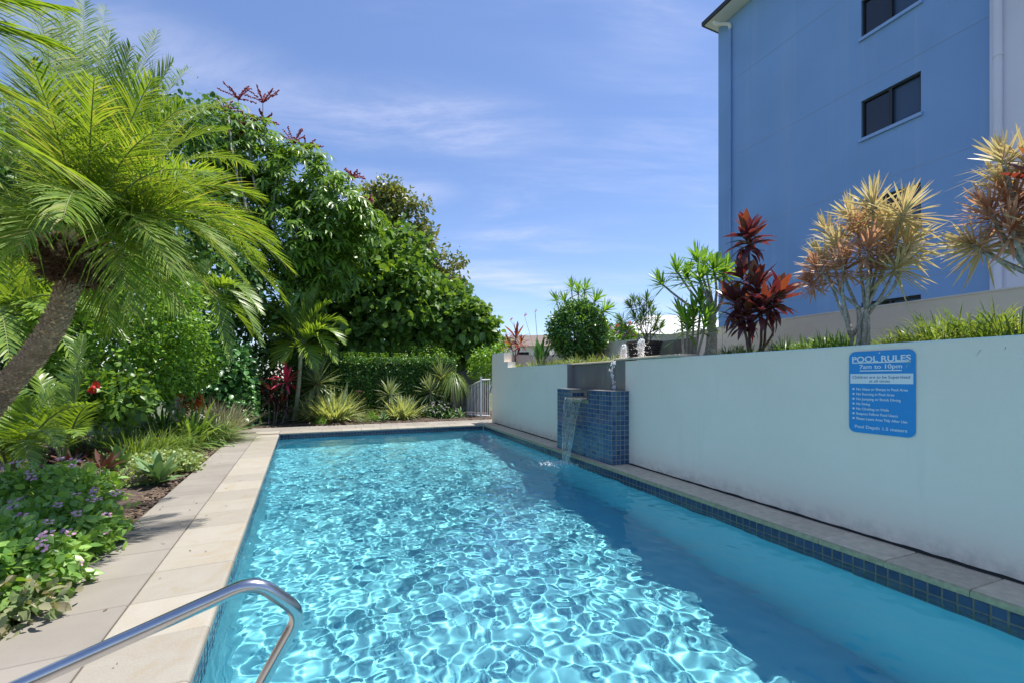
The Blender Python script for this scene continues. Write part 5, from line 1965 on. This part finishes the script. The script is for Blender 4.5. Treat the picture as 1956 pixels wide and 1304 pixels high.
k = 6.8 / FPX
mound('screen_shrub', 'tall bright green leafy shrub wall behind the palm trunk', at(230, 640, 6.8), (130 * k, .8, 150 * k), M_lime, 900, 22, .085, (.07, .038), lo=.8, zmin=-1)
mound('screen_shrub', 'bright green shrub with reddish new tips right of the big shrub', at(345, 690, 7.6), (55 * 7.6 / FPX, .6, 60 * 7.6 / FPX), M_lime, 260, 18, .08, (.07, .035), lo=.7, zmin=-1)
k = 9.6 / FPX
mound('vine_clad_shrub', 'dark glossy climber smothering a shrub beside the paving corner', at(408, 735, 10.2), (70 * k, .7, 95 * k), M_vine, 620, 15, .10, (.105, .085), 'round', lo=.78, zmin=-1, droop=.35)
mound('vine_clad_shrub', 'lower spill of dark climber trailing down near the paving corner', at(450, 785, 10.0), (30 * k, .4, 42 * k), M_vine, 150, 13, .07, (.08, .065), 'round', lo=.7, zmin=-1, droop=.35)
k = 11.5 / FPX
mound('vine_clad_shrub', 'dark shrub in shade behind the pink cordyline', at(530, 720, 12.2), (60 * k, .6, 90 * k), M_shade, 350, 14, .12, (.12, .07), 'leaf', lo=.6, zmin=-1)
hib = mound('hibiscus', 'hibiscus bush with broad leaves and red flowers left of the strap grasses', at(190, 755, 5.8), (62 * 5.6 / FPX, .45, 48 * 5.6 / FPX), M_broad, 190, 10, .08, (.095, .07), 'round', lo=.6, zmin=-1)
for x, y in ((186, 735), (180, 745)):
    nb = NB(); heads(nb, at(x, y, 5.2), (.1, -1, .2), 6, .06, .05, a0=.7, a1=1.2, droop=.1, prof='round', stem=0)
    nb.build('flower', M_redfl, hib)
cr = thing('croton', 'orange and red leaved shrub peeping over the strap grasses', 'shrub', gnd(365, 815))
nb = NB()
for i in range(9): heads(nb, at(340 + R.uniform(0, 55), 768 + R.uniform(-12, 14), 8.0 + R.uniform(-.2, .2)), (R.uniform(-.3, .3), -.3, 1), 12, .17, .035, a0=.3, a1=1.6, prof='leaf')
nb.build('leaves', M_orangefl, cr, kind='stuff')

# ------------------------------------------------------------------ the big date palm
def date_palm():
    Y = 2.95
    base = Vector((-4.05, 3.05, -.05))
    cen = at(165, 468, Y)
    t = thing('date_palm', 'large leaning date palm with shaggy trunk overhanging the paving', 'palm', base)
    pts = smoothpts([base, at(-60, 850, 2.95), at(15, 735, 2.92), at(70, 670, 2.9), at(108, 610, 2.9), at(132, 545, 2.92), cen], 6)
    n = len(pts)
    rad = []
    for i in range(n):
        f_ = i / (n - 1)
        rad.append(.066 - .006 * f_ + (.0 if f_ < .85 else .02 * (f_ - .85) / .15))
    mb = MB(); mb.tube(pts, rad, 18); mb.build('trunk', M_palmtrunk, t, smooth=True)
    # leaf scars: rows of small wedges
    sc_ = MB()
    L_ = 0; row = 0
    for i in range(n - 1):
        seg = pts[i + 1] - pts[i]; ln = seg.length; dv = seg.normalized()
        x = dv.cross(Vector((0, 1, 0))).normalized(); y = dv.cross(x)
        q = 0
        while q < ln:
            row += 1
            c = pts[i] + dv * q
            r_ = rad[i]
            for k_ in range(15):
                a = 2 * math.pi * (k_ + .5 * (row % 2)) / 15 + R.uniform(-.06, .06)
                o = (x * math.cos(a) + y * math.sin(a)); tt = o.cross(dv)
                p = c + o * (r_ - .004)
                s1 = R.uniform(.7, 1.25)
                w_ = .014 * s1; h_ = .013 * s1; e_ = .017 * s1
                a0_ = p - tt * w_ - dv * h_ * .8; a1_ = p + tt * w_ - dv * h_ * .8; a2_ = p + dv * h_
                tip = p + o * e_ + dv * .012 + tt * R.uniform(-.004, .004)
                sc_.add([a0_, a1_, a2_, tip], [(0, 1, 3), (1, 2, 3), (2, 0, 3)])
            q += .028
    sc_.build('leaf_scar', M_boot, t, kind='stuff')
    # shaggy fibre head with cut leaf bases
    nb = NB()
    nf = 2600
    c0 = np.array(at(148, 508, Y))
    th = rng.uniform(0, 6.28, nf); zz = rng.uniform(-.10, .12, nf)
    rr = .095 + .11 * (zz + .10) / .22
    P = c0 + np.stack([np.cos(th) * rr, np.sin(th) * rr, zz], 1) + rng.normal(size=(nf, 3)) * .012
    D = np.stack([np.cos(th) * .6 - np.sin(th) * rng.normal(size=nf) * .9, np.sin(th) * .6 + np.cos(th) * rng.normal(size=nf) * .9, rng.normal(size=nf) * .45 - .05], 1)
    nb.add(blades(P, D, np.stack([np.cos(th), np.sin(th), th * 0 + .3], 1), rng.uniform(.05, .13, nf), .006, .25, 'blade'))
    nb.build('fibre_mat', M_fibre, t, kind='stuff')
    mb = MB(); mb.lathe(c0, [(.07, -.14), (.10, -.08), (.145, .0), (.19, .07), (.20, .12), (.12, .2)], 24); mb.build('fibre_core', M_fibre, t, smooth=True)
    for i in range(46):
        a = i * 2.4 + R.uniform(-.1, .1); zz = R.uniform(-.02, .14)
        rr = .11 + .09 * (zz + .1) / .22
        o = Vector((math.cos(a), math.sin(a), 0)); tt = Vector((-o.y, o.x, 0))
        p = Vector(c0) + o * rr + Vector((0, 0, zz))
        L2 = R.uniform(.06, .13)
        tip = p + o * L2 * .7 + Vector((0, 0, L2 * R.uniform(.1, .7))) + tt * R.uniform(-.04, .04)
        m_ = MB(); w_ = R.uniform(.018, .03)
        m_.hexa([p - tt * w_ - Vector((0, 0, .01)), p + tt * w_ - Vector((0, 0, .01)), p + tt * w_ + Vector((0, 0, .012)), p - tt * w_ + Vector((0, 0, .012)),
                 tip - tt * w_ * .5 - Vector((0, 0, .004)), tip + tt * w_ * .5 - Vector((0, 0, .004)), tip + tt * w_ * .5 + Vector((0, 0, .004)), tip - tt * w_ * .5 + Vector((0, 0, .004))])
        m_.build('leaf_base', M_boot, t)
    cc = Vector(cen) + Vector((0, 0, .05))
    # (tip px, tip py, Y, lift)
    F = [(545, 575, 3.7, .62), (530, 470, 3.9, .55), (500, 380, 3.6, .42), (430, 250, 3.7, .30), (330, 190, 3.5, .2), (270, 110, 3.3, .12), (210, 60, 3.4, .1), (120, 20, 3.2, .1), (60, -40, 3.0, .1),
         (340, 600, 2.75, .55), (255, 600, 2.4, .45), (400, 560, 3.1, .6), (330, 520, 2.5, .5), (470, 540, 3.3, .65), (420, 330, 2.9, .3), (360, 130, 3.9, .15), (300, 60, 3.8, .1),
         (-40, 120, 2.8, .15), (-150, 220, 2.8, .2), (-220, 380, 2.7, .35), (-200, 520, 2.8, .5), (-60, 520, 2.3, .42), (30, 480, 2.1, .4), (-120, 60, 3.2, .1), (60, 120, 2.2, .15),
         (180, 150, 2.2, .2), (300, 250, 2.3, .25), (390, 330, 2.4, .3), (150, 40, 4.2, .1), (-80, 300, 3.8, .3), (50, 330, 4.4, .3), (250, 300, 4.5, .3), (380, 380, 4.4, .4), (500, 500, 4.4, .5),
         (300, 480, 4.5, .6), (120, 420, 1.95, .35), (-100, 440, 2.3, .4), (215, 640, 3.4, .4), (40, 560, 3.7, .45), (350, 200, 3.0, .2), (440, 190, 4.2, .2), (230, 200, 3.9, .1), (10, 60, 3.6, .05),
         (560, 520, 3.6, .6), (430, 480, 2.9, .5), (160, -10, 3.4, .08), (90, 60, 3.9, .08), (250, 90, 3.0, .1), (0, 0, 3.5, .05), (330, 120, 3.2, .14), (390, 200, 4.3, .2), (200, 10, 4.2, .08), (290, 150, 2.7, .15), (480, 320, 4.4, .35)]
    for (x, y, yy, lift) in F:
        tip = at(x, y, yy)
        v = tip - cc
        L_ = v.length
        out = Vector((v.x, v.y, 0)); out = out.normalized() if out.length > .01 else Vector((1, 0, 0))
        ctrl = cc + v * .42 + Vector((0, 0, lift * L_ * .95)) 
        b0 = cc + out * .10 + Vector((0, 0, -.02))
        frond(t, M_date, M_stemg, b0, ctrl, tip, nl=80, ll=.37, lw=.0095, rach=.008, hang=.26, vee=.4, start=.10, ang=.92, curl=.6)
    return t


date_palm()

# fronds of a second palm reaching in close at the top left corner
p2 = thing('date_palm', 'fronds of a nearer palm reaching in from the top left corner', 'palm', Vector((-3.6, 1.2, 0)))
m = MB(); m.tube(smoothpts([Vector((-3.6, 1.2, -.05)), Vector((-3.5, 1.25, 1.2)), Vector((-3.3, 1.35, 2.35))], 4), [.11] * 9, 14); m.build('trunk', M_palmtrunk, p2, smooth=True)
cc = Vector((-3.3, 1.35, 2.4))
for (x, y, yy, lift, ll_) in ((175, 350, 1.9, .28, .50), (95, 215, 2.0, .24, .48), (110, 90, 2.2, .2, .5), (40, 10, 2.1, .16, .5), (-30, 330, 1.7, .35, .5), (130, 20, 2.4, .15, .45)):
    tip = at(x, y, yy); v = tip - cc
    frond(p2, M_date, M_stemg, cc, cc + v * .45 + Vector((0, 0, lift)), tip, nl=50, ll=ll_, lw=.0165, rach=.010, hang=.34, vee=.3, start=.12, ang=.55)
# ------------------------------------------------------------------ cane palms
def cane_palm(label, base, top, fr_list, lw=.030, ll=.42, nl=44, rad=.055, name='cane_palm', mat=None, extra=0):
    t = thing(name, label, 'palm', base)
    mb = MB(); pts = smoothpts([base, base.lerp(top, .5) + Vector((R.uniform(-.05, .05), 0, 0)), top], 8)
    n = len(pts); mb.tube(pts, [rad * (1.1 - .35 * i / n) + (.004 if i % 3 == 0 else 0) for i in range(n)], 12); mb.build('trunk', M_cane, t, smooth=True)
    for (tip, lift) in fr_list:
        v = tip - top
        frond(t, mat or M_danec, M_stemg, top, top + v * .42 + Vector((0, 0, lift * v.length)), tip, nl=nl, ll=ll, lw=lw, rach=.016, hang=.22, vee=.45, start=.18, ang=1.05)
    return t


Y = 8.2
cane_palm('slender cane palm with arching fronds left of the vine clad shrub', Vector((at(330, 720, Y).x, Y, -.05)), at(382, 590, Y),
          [(at(500, 660, 8.0), .9), (at(468, 555, 8.4), .6), (at(500, 600, 7.8), .7), (at(400, 500, 8.4), .2), (at(300, 640, 7.8), .6), (at(330, 560, 8.3), .5), (at(440, 690, 7.6), .8), (at(350, 520, 8.6), .3), (at(480, 640, 8.8), .7)])
Y = 11.0
cane_palm('leafy cane palm with yellow green fronds behind the pink cordyline', gnd(562, 806, -.05), at(575, 668, Y),
          [(at(655, 655, 10.8), .75), (at(590, 555, 11.1), .1), (at(630, 580, 11.2), .4), (at(540, 560, 11.2), .25), (at(515, 640, 10.8), .6), (at(500, 600, 11.3), .6), (at(640, 690, 10.6), .8), (at(660, 620, 11.4), .6),
           (at(545, 690, 10.6), .7), (at(610, 540, 11.5), .1), (at(560, 600, 11.6), .2), (at(525, 700, 11.2), .8), (at(600, 700, 10.5), .6)], lw=.042, ll=.50, nl=40)
Y = 6.0
cane_palm('palm with stiff grey green fronds behind the date palm trunk', Vector((at(-60, 700, Y).x, Y, -.05)), at(-20, 640, Y),
          [(at(110, 470, 5.7), .2), (at(90, 600, 5.4), .4), (at(60, 380, 6.2), .1), (at(150, 700, 5.2), .5), (at(190, 600, 6.2), .4), (at(-60, 350, 6), .1), (at(20, 700, 5.0), .6), (at(240, 650, 5.6), .5), (at(160, 540, 6.4), .35)],
          ll=.40, lw=.026, rad=.06)
for (bx, by, Y, fl, lab) in (((20), 900, 4.0, [(150, 775, 3.8, .35), (110, 850, 3.5, .5), (60, 760, 4.0, .3), (-60, 800, 3.9, .4), (110, 740, 4.3, .3), (60, 900, 3.4, .6), (20, 720, 4.4, .2), (-40, 880, 3.4, .6)], 'young palm with low fronds beneath the big date palm trunk'),
                             ((120), 860, 4.9, [(175, 770, 4.7, .4), (170, 690, 5.1, .3), (60, 700, 5.0, .3), (160, 640, 5.2, .2), (150, 830, 4.5, .5), (30, 780, 4.8, .4)], 'young palm with low fronds behind the burgundy bromeliads')):
    b0 = Vector((at(bx, by, Y).x, Y, -.04))
    tt_ = b0 + Vector((0, 0, .22))
    cane_palm(lab, b0, tt_, [(at(x, y, yy), l) for x, y, yy, l in fl], lw=.022, ll=.27, nl=40, rad=.04, name='young_palm')

# ------------------------------------------------------------------ the left bed, front to back
def gp_(x, y): return gnd(x, y, -.03)


VG = 'flowering vinca bushes along the path'
mound('vinca_bush', 'nearest green vinca bush with pale mauve flowers at the left edge', gp_(20, 1165) + Vector((-.14, 0, .16)), (.34, .32, .21), M_vinca, 330, 11, .05, (.062, .034), 'leaf', lo=.7, zmin=-.7, fl=(M_pinkfl, 34, .022), group=VG)
mound('vinca_bush', 'vinca bush with mauve flowers spreading towards the paving', gp_(100, 1080) + Vector((-.12, .05, .15)), (.36, .34, .19), M_vinca, 330, 11, .05, (.062, .034), 'leaf', lo=.7, zmin=-.7, fl=(M_pinkfl, 36, .022), group=VG)
mound('vinca_bush', 'tallest vinca bush thick with mauve flowers beside the lavender sprays', gp_(95, 1035) + Vector((-.22, .1, .24)), (.44, .40, .23), M_vinca, 360, 11, .05, (.062, .034), 'leaf', lo=.7, zmin=-.7, fl=(M_pinkfl, 48, .023), group=VG)
mound('mottled_shrub', 'small pale mottled shrub low in the left corner by the mulch', gp_(5, 1205) + Vector((-.05, 0, .10)), (.22, .16, .16), M_varishrub, 70, 8, .04, (.055, .034), 'leaf', lo=.6, zmin=-.6)

# dry seed sprays
for j, (x, y, lab) in enumerate(((215, 935, 'dry brown flower spikes leaning over the mulch'), (120, 925, 'dry brown flower spikes standing behind the vinca flowers'))):
    c = gp_(x, y); sp = thing('seed_spray', lab, 'plant', c); m_ = MB()
    for i in range(26):
        a = R.uniform(-2.6, -.1) if j == 0 else R.uniform(0, 6.28)
        dv = Vector((math.cos(a) * .8, math.sin(a) * .8 * .6, R.uniform(.35, .8))).normalized(); ln = R.uniform(.3, .55)
        p0 = c + Vector((R.uniform(-.2, .2), R.uniform(-.1, .1), 0))
        pts = [p0 + dv * ln * u - Vector((0, 0, .08 * u * u)) for u in (0, .35, .7, 1)]
        m_.tube(pts, [.003, .0025, .002, .002], 4)
        for q in range(20):
            u = .35 + .65 * q / 20; ico(m_, p0 + dv * ln * u - Vector((0, 0, .08 * u * u)) + Vector((R.gauss(0, .006),) * 3), .007)
    m_.build('flower_spike', simple('dry_spike', (.20, .17, .14), .9), sp, kind='stuff')
    nb = NB(); tuft(nb, tuple(c), 90, .3, .010, .2, .3, 1.3, .4); nb.build('blades', M_strap, sp, kind='stuff')


def rosette_plant(name, label, c, n, L, Wd, mat, a0=.3, a1=1.5, droop=.1, prof='wide', fold=.3, s=1.0, group=None, stem=.05, ax=(0, 0, 1)):
    t = thing(name, label, 'plant', c, group)
    ms = [single_leaf('leaf_shape', mat, L, Wd, droop * f, prof, fold) for f in (.3, 1, 1.8)]
    leaf_head(t, ms, Vector(c) + Vector((0, 0, .04 + stem)), ax, n, s, a0, a1, stem)
    return t


rosette_plant('agave', 'pale green foxtail agave rosette beside the path', gp_(288, 935) + Vector((0, .1, 0)), 20, .36, .10, M_agave, .15, 1.5, .12)
rosette_plant('agave', 'smaller pale agave rosette tucked behind the foxtail agave', gp_(225, 905), 14, .30, .09, M_agave, .2, 1.5, .12)
for i, (x, y, s_, lab) in enumerate(((195, 915, 1.0, 'largest burgundy bromeliad rosette in front of the young palm'), (135, 905, .9, 'burgundy bromeliad left of the largest rosette'), (225, 893, .9, 'burgundy bromeliad near the sedum patch'),
                                     (165, 880, .85, 'burgundy bromeliad at the back of the cluster'), (100, 890, .8, 'burgundy bromeliad closest to the palm trunk'))):
    rosette_plant('bromeliad', lab, gp_(x, y), 34, .34, .066, M_brom, .35, 1.45, .15, 'blade', .4, s_ * .9, 'burgundy bromeliads', .04)
sd = thing('sedum_patch', 'pale yellow green sedum carpet between agave and liriope', 'ground cover', gp_(300, 905))
nb = NB()
for x, y, rr in ((265, 925, .25), (310, 905, .3), (335, 888, .28), (290, 890, .3), (250, 900, .25), (345, 905, .16)):
    c = gp_(x, y)
    crown(nb, c + Vector((0, 0, .05)), (rr, rr, .13), 150, 9, .03, (.038, .028), 'round', lo=.7, zmin=0, droop=.05)
nb.build('ground_cover', M_sedum, sd, kind='stuff')


def clump(name, label, c, n, L, Wd, mat, spread=.2, a1=1.2, droop=.6, group=None, fl=None, prof='blade', a0=.05):
    t = thing(name, label, 'plant', c, group)
    nb = NB(); tuft(nb, tuple(c), n, L, Wd, spread, a0, a1, droop, prof)
    nb.build('blades', mat, t, kind='stuff')
    if fl:
        for q in range(fl):
            a = R.uniform(-2.8, -.2); p = Vector(c) + Vector((math.cos(a) * R.uniform(.1, .45), math.sin(a) * .35, R.uniform(.35, .6)))
            m_ = MB(); m_.tube([Vector(c), p], [.006, .004], 5); st = m_.build('flower_stalk', M_stemg, t)
            nb = NB(); heads(nb, p, (0, -.2, 1), 9, .10, .010, a0=.4, a1=1.9, droop=.8, stem=.01)
            me = nb.mesh('flower', M_whitefl); o = bpy.data.objects.new('flower', me); COL.objects.link(o); o.parent = st
    return t


LG = 'strappy clumps edging the path'
clump('liriope_clump', 'grassy liriope clump nearest the sedum beside the mulch', gp_(262, 885), 700, .85, .013, M_liri, .22, 1.25, .6, LG)
clump('liriope_clump', 'grassy liriope clump spilling right onto the mulch', gp_(312, 868), 760, .9, .013, M_liri, .24, 1.3, .65, LG)
clump('liriope_clump', 'dark grassy clump behind the bromeliads', gp_(120, 930), 300, .5, .012, M_strap, .25, 1.25, .6, LG)
clump('liriope_clump', 'dark grassy clump low between vinca and bromeliads', gp_(45, 945), 300, .5, .012, M_strap, .25, 1.25, .6, LG)
clump('liriope_clump', 'grassy clump filling in just behind the burgundy bromeliads', gp_(205, 872), 420, .75, .016, M_strap, .3, 1.25, .6, LG)
clump('liriope_clump', 'wide grassy clump under the hibiscus with the red flower', gp_(245, 858), 420, .85, .018, M_strap, .35, 1.2, .6, LG)
clump('liriope_clump', 'grassy clump between young palm and hibiscus', gp_(150, 870), 380, .7, .016, M_strap, .3, 1.2, .6, LG)
clump('spider_lily', 'broad strap leaved spider lily with white flowers next to the paving', gp_(366, 852), 260, 1.3, .042, M_strap, .2, 1.25, .65, LG, fl=4)
clump('spider_lily', 'broad strap leaved lily clump behind the liriope', gp_(310, 845), 300, 1.4, .045, M_strap, .25, 1.25, .65, LG, fl=1)
clump('liriope_clump', 'pale narrow leaved clump right of the spider lily over the paving edge', gp_(406, 845), 600, .95, .015, M_fine, .2, 1.3, .6, LG, fl=3)
clump('fountain_grass', 'pinkish seed headed grass at the path corner', gp_(428, 832), 420, 1.0, .012, M_purpgrass, .2, .95, .3)
clump('fountain_grass', 'second pinkish grass tuft just behind the first', gp_(405, 828), 320, 1.0, .012, M_purpgrass, .2, .9, .3)
clump('liriope_clump', 'green strap clump low behind the path grasses', gp_(350, 830), 260, .8, .02, M_strap, .3, 1.2, .6, LG)

# ------------------------------------------------------------------ the back bed
cb = gnd(522, 812, -.03)
cordyline('pink topped dark cordyline with two bare stems at the back corner', [[cb + Vector((-.12, 0, 0)), at(514, 775, cb.y), at(512, 745, cb.y)], [cb + Vector((.05, 0, 0)), at(532, 770, cb.y), at(540, 735, cb.y)],
           [cb, at(525, 780, cb.y), at(522, 765, cb.y)]],
          [(at(505, 738, cb.y), (-.2, 0, 1), .8, 18), (at(522, 745, cb.y - .1), (0, 0, 1), .95, 20), (at(538, 768, cb.y - .1), (.1, 0, 1), .85, 18), (at(505, 752, cb.y), (-.5, 0, 1), .8, 12), (at(545, 745, cb.y), (.4, 0, 1), .8, 12)],
          cb, L=.36, Wd=.085, mats=(M_cordydark, M_cordydark, M_cordy), smat=M_bark, a1=2.1)
cordyline('hot pink cordyline head above the dark leaves at the back corner', [[cb + Vector((.15, .1, 0)), at(548, 775, cb.y + .1), at(548, 725, cb.y + .1)]],
          [(at(548, 722, cb.y), (.1, 0, 1), 1.0, 24)], cb + Vector((.15, .1, 0)), L=.42, Wd=.075, mats=(M_cordypink, M_cordypink), smat=M_bark, a1=1.6)


def spiky(label, px, py, hy, L, n=60, Wd=.035, mat=M_yucca, axes=((0, 0, 1),)):
    c = gnd(px, py, -.03)
    t = thing('yucca', label, 'plant', c, 'variegated spiky rosettes in the back bed')
    p = at(px, hy, c.y)
    branchy(t, M_bark, [([c, c.lerp(p, .5), p], .04, .03)], 'trunk')
    ms = [single_leaf('leaf_shape', mat, L, Wd, f, 'blade', .25) for f in (.0, .08, .2)]
    leaf_head(t, ms, p, (0, -.15, 1), n, 1, .1, 2.1, .12)


spiky('large grey green variegated yucca left of the terracotta urn', 606, 806, 728, .72, 90, .050)
spiky('small bright variegated yucca rosette right of the urn', 745, 800, 750, .52, 60, .045)
spiky('tall variegated yucca head near the ponytail palm', 843, 795, 720, .70, 80, .050)
spiky('lower variegated yucca head left of the tall one', 822, 797, 745, .60, 70, .046)
DG = 'variegated flax clumps in the back bed'
clump('flax_clump', 'big cream striped flax clump beside the terracotta urn', gnd(640, 806, -.03), 420, 1.30, .040, M_vari, .28, 1.15, .38, DG)
clump('flax_clump', 'cream striped flax clump overlapping the left side of the big one', gnd(600, 806, -.03), 220, 1.15, .040, M_vari, .2, 1.2, .38, DG)
clump('flax_clump', 'smaller cream striped flax clump right of the urn', gnd(768, 801, -.03), 340, 1.05, .036, M_vari, .24, 1.15, .38, DG)
# ponytail palm
c = gnd(868, 796, -.03)
pt = thing('ponytail_palm', 'ponytail palm with long drooping green leaves beside the white gate', 'plant', c)
tp = at(866, 722, c.y)
branchy(pt, M_bark, [([c, c.lerp(tp, .6), tp], .09, .04)], 'trunk')
nb = NB()
n = 620; az = rng.uniform(0, 6.28, n); pol = rng.uniform(.15, 1.5, n)
rows_ = []
D = np.stack([np.sin(pol) * np.cos(az), np.sin(pol) * np.sin(az), np.cos(pol)], 1)
PROF['hang'] = [(0, .8), (.2, 1), (.4, 1), (.6, .9), (.8, .6), (1, .05)]
P = np.array(tuple(tp))[None] + D * .03
nb.add(blades(P, D * np.array([1, 1, .9]), np.array([[0, 0, 1.0]]) + rdir(n) * .2, rng.uniform(.45, .72, n), .018, rng.uniform(.9, 1.7, n), 'hang'))
nb.build('drooping_leaves', M_liri, pt, kind='stuff')
# star jasmine ground cover
mound('jasmine_mound', 'low mound of star jasmine dotted with white pink flowers', gnd(838, 798, -.03) + Vector((0, 0, .16)), (.50, .35, .24), M_hedge, 160, 10, .05, (.06, .03), 'leaf', lo=.7, zmin=-.4, fl=(M_whitefl, 150, .020), cat='ground cover', trunk=False)
mound('small_fern', 'small round bright green fern at the edge of the back paving', gnd(712, 806, -.03) + Vector((0, 0, .12)), (.16, .14, .18), M_lime, 80, 10, .03, (.035, .014), 'leaf', lo=.5, zmin=-.6, trunk=False)
mound('small_fern', 'little pale fern left of the small agaves', gnd(697, 808, -.03) + Vector((0, 0, .07)), (.12, .1, .11), M_fine, 50, 10, .03, (.035, .014), 'leaf', lo=.5, zmin=-.6, trunk=False)
mound('small_fern', 'tiny bright fern in front of the big flax clump', gnd(612, 812, -.03) + Vector((0, 0, .07)), (.13, .1, .12), M_lime, 50, 10, .03, (.035, .014), 'leaf', lo=.5, zmin=-.6, trunk=False)
rosette_plant('agave', 'small green agave between fern and flax clump', gnd(733, 806, -.03), 14, .26, .05, M_agave, .2, 1.5, .1)
rosette_plant('agave', 'green agave rosette in front of the ponytail palm', gnd(880, 800, -.03), 16, .32, .06, M_agave, .2, 1.5, .1)
rosette_plant('agave', 'little agave at the gate end of the back bed', gnd(862, 801, -.03), 12, .24, .05, M_agave, .3, 1.5, .1)
rosette_plant('bromeliad', 'small reddish bromeliad behind the small agave', gnd(722, 803, -.03), 14, .24, .04, M_brom, .2, 1.3, .2, 'blade')
# terracotta urn on a pedestal
c = gnd(686, 799, -.03)
ur = thing('terracotta_urn', 'terracotta urn with a handle standing between the flax clumps', 'urn', c)
m = MB()
m.lathe(c, [(.10, 0), (.10, .05), (.06, .08), (.055, .16), (.09, .22), (.135, .34), (.14, .44), (.10, .54), (.085, .60), (.10, .64), (.16, .78), (.19, .80), (.19, .84), (.17, .84), (.13, .72), (0, .70)], 22)
m.build('urn_body', M_terra, ur, smooth=True)
m = MB(); m.tube(smoothpts([c + Vector((.10, -.02, .60)), c + Vector((.19, -.03, .62)), c + Vector((.21, -.03, .52)), c + Vector((.14, -.02, .42))], 4), .018, 8); m.build('handle', M_terra, ur, smooth=True)

# leaf litter and bark chips on the beds
def litter():
    n = 5200
    m_ = MB()
    for i in range(n):
        if i % 3:
            p = lf(R.uniform(1.2, 9.5), 1.21 + abs(R.gauss(0, .28)), -.012)
        else:
            p = bf(R.uniform(-1, BL + .8), 1.32 + abs(R.gauss(0, .3)), -.008)
        L_ = R.uniform(.01, .035); w_ = L_ * R.uniform(.25, .6); a = R.uniform(0, 6.28); tl = R.uniform(-.4, .4); t2 = R.uniform(-.4, .4)
        ex = Vector((math.cos(a), math.sin(a), tl)) * L_; ey = Vector((-math.sin(a), math.cos(a), t2)) * w_
        p.z += R.uniform(0, .015)
        h_ = Vector((0, 0, .004))
        m_.add([p - ex - ey, p + ex - ey, p + ex + ey, p - ex + ey, p + h_ * 2], [(0, 1, 4), (1, 2, 4), (2, 3, 4), (3, 0, 4)])
    o = m_.build('bark_mulch', M_mulch)
    tagp(o, 'brown bark mulch and leaf litter strewn along the garden beds', 'mulch', kind='stuff')


litter()


def stray_leaves():
    nb = NB()
    for i in range(70):
        if i % 4: p = lf(R.uniform(1.4, 8), .45 + R.random() ** .5 * .75, .003)
        else: p = bf(R.uniform(0, BL), R.uniform(.3, 1.25), .003)
        a = R.uniform(0, 6.28); L_ = R.uniform(.010, .032)
        nb.add(blades([tuple(p)], [(math.cos(a), math.sin(a), .05)], [(0, 0, 1)], L_, L_ * .4, -.05, 'leaf', .35))
    tagp(nb.build('leaf_litter', M_mulch), 'scattered tiny dry leaves lying on the pale paving', 'leaf litter', kind='stuff')


stray_leaves()
fl = MB(); p = at(430, 1238, 1.62)
ctr = Vector((p.x, p.y, WATER + .006))
nb = NB(); nb.add(blades([tuple(ctr - Vector((.01, .035, 0)))], [(.25, 1, 0)], [(0, 0, 1)], .085, .012, -.02, 'leaf', .4))
o = nb.build('fallen_leaf', M_shade)
tagp(o, 'dark fallen leaf floating near the handrail', 'leaf')
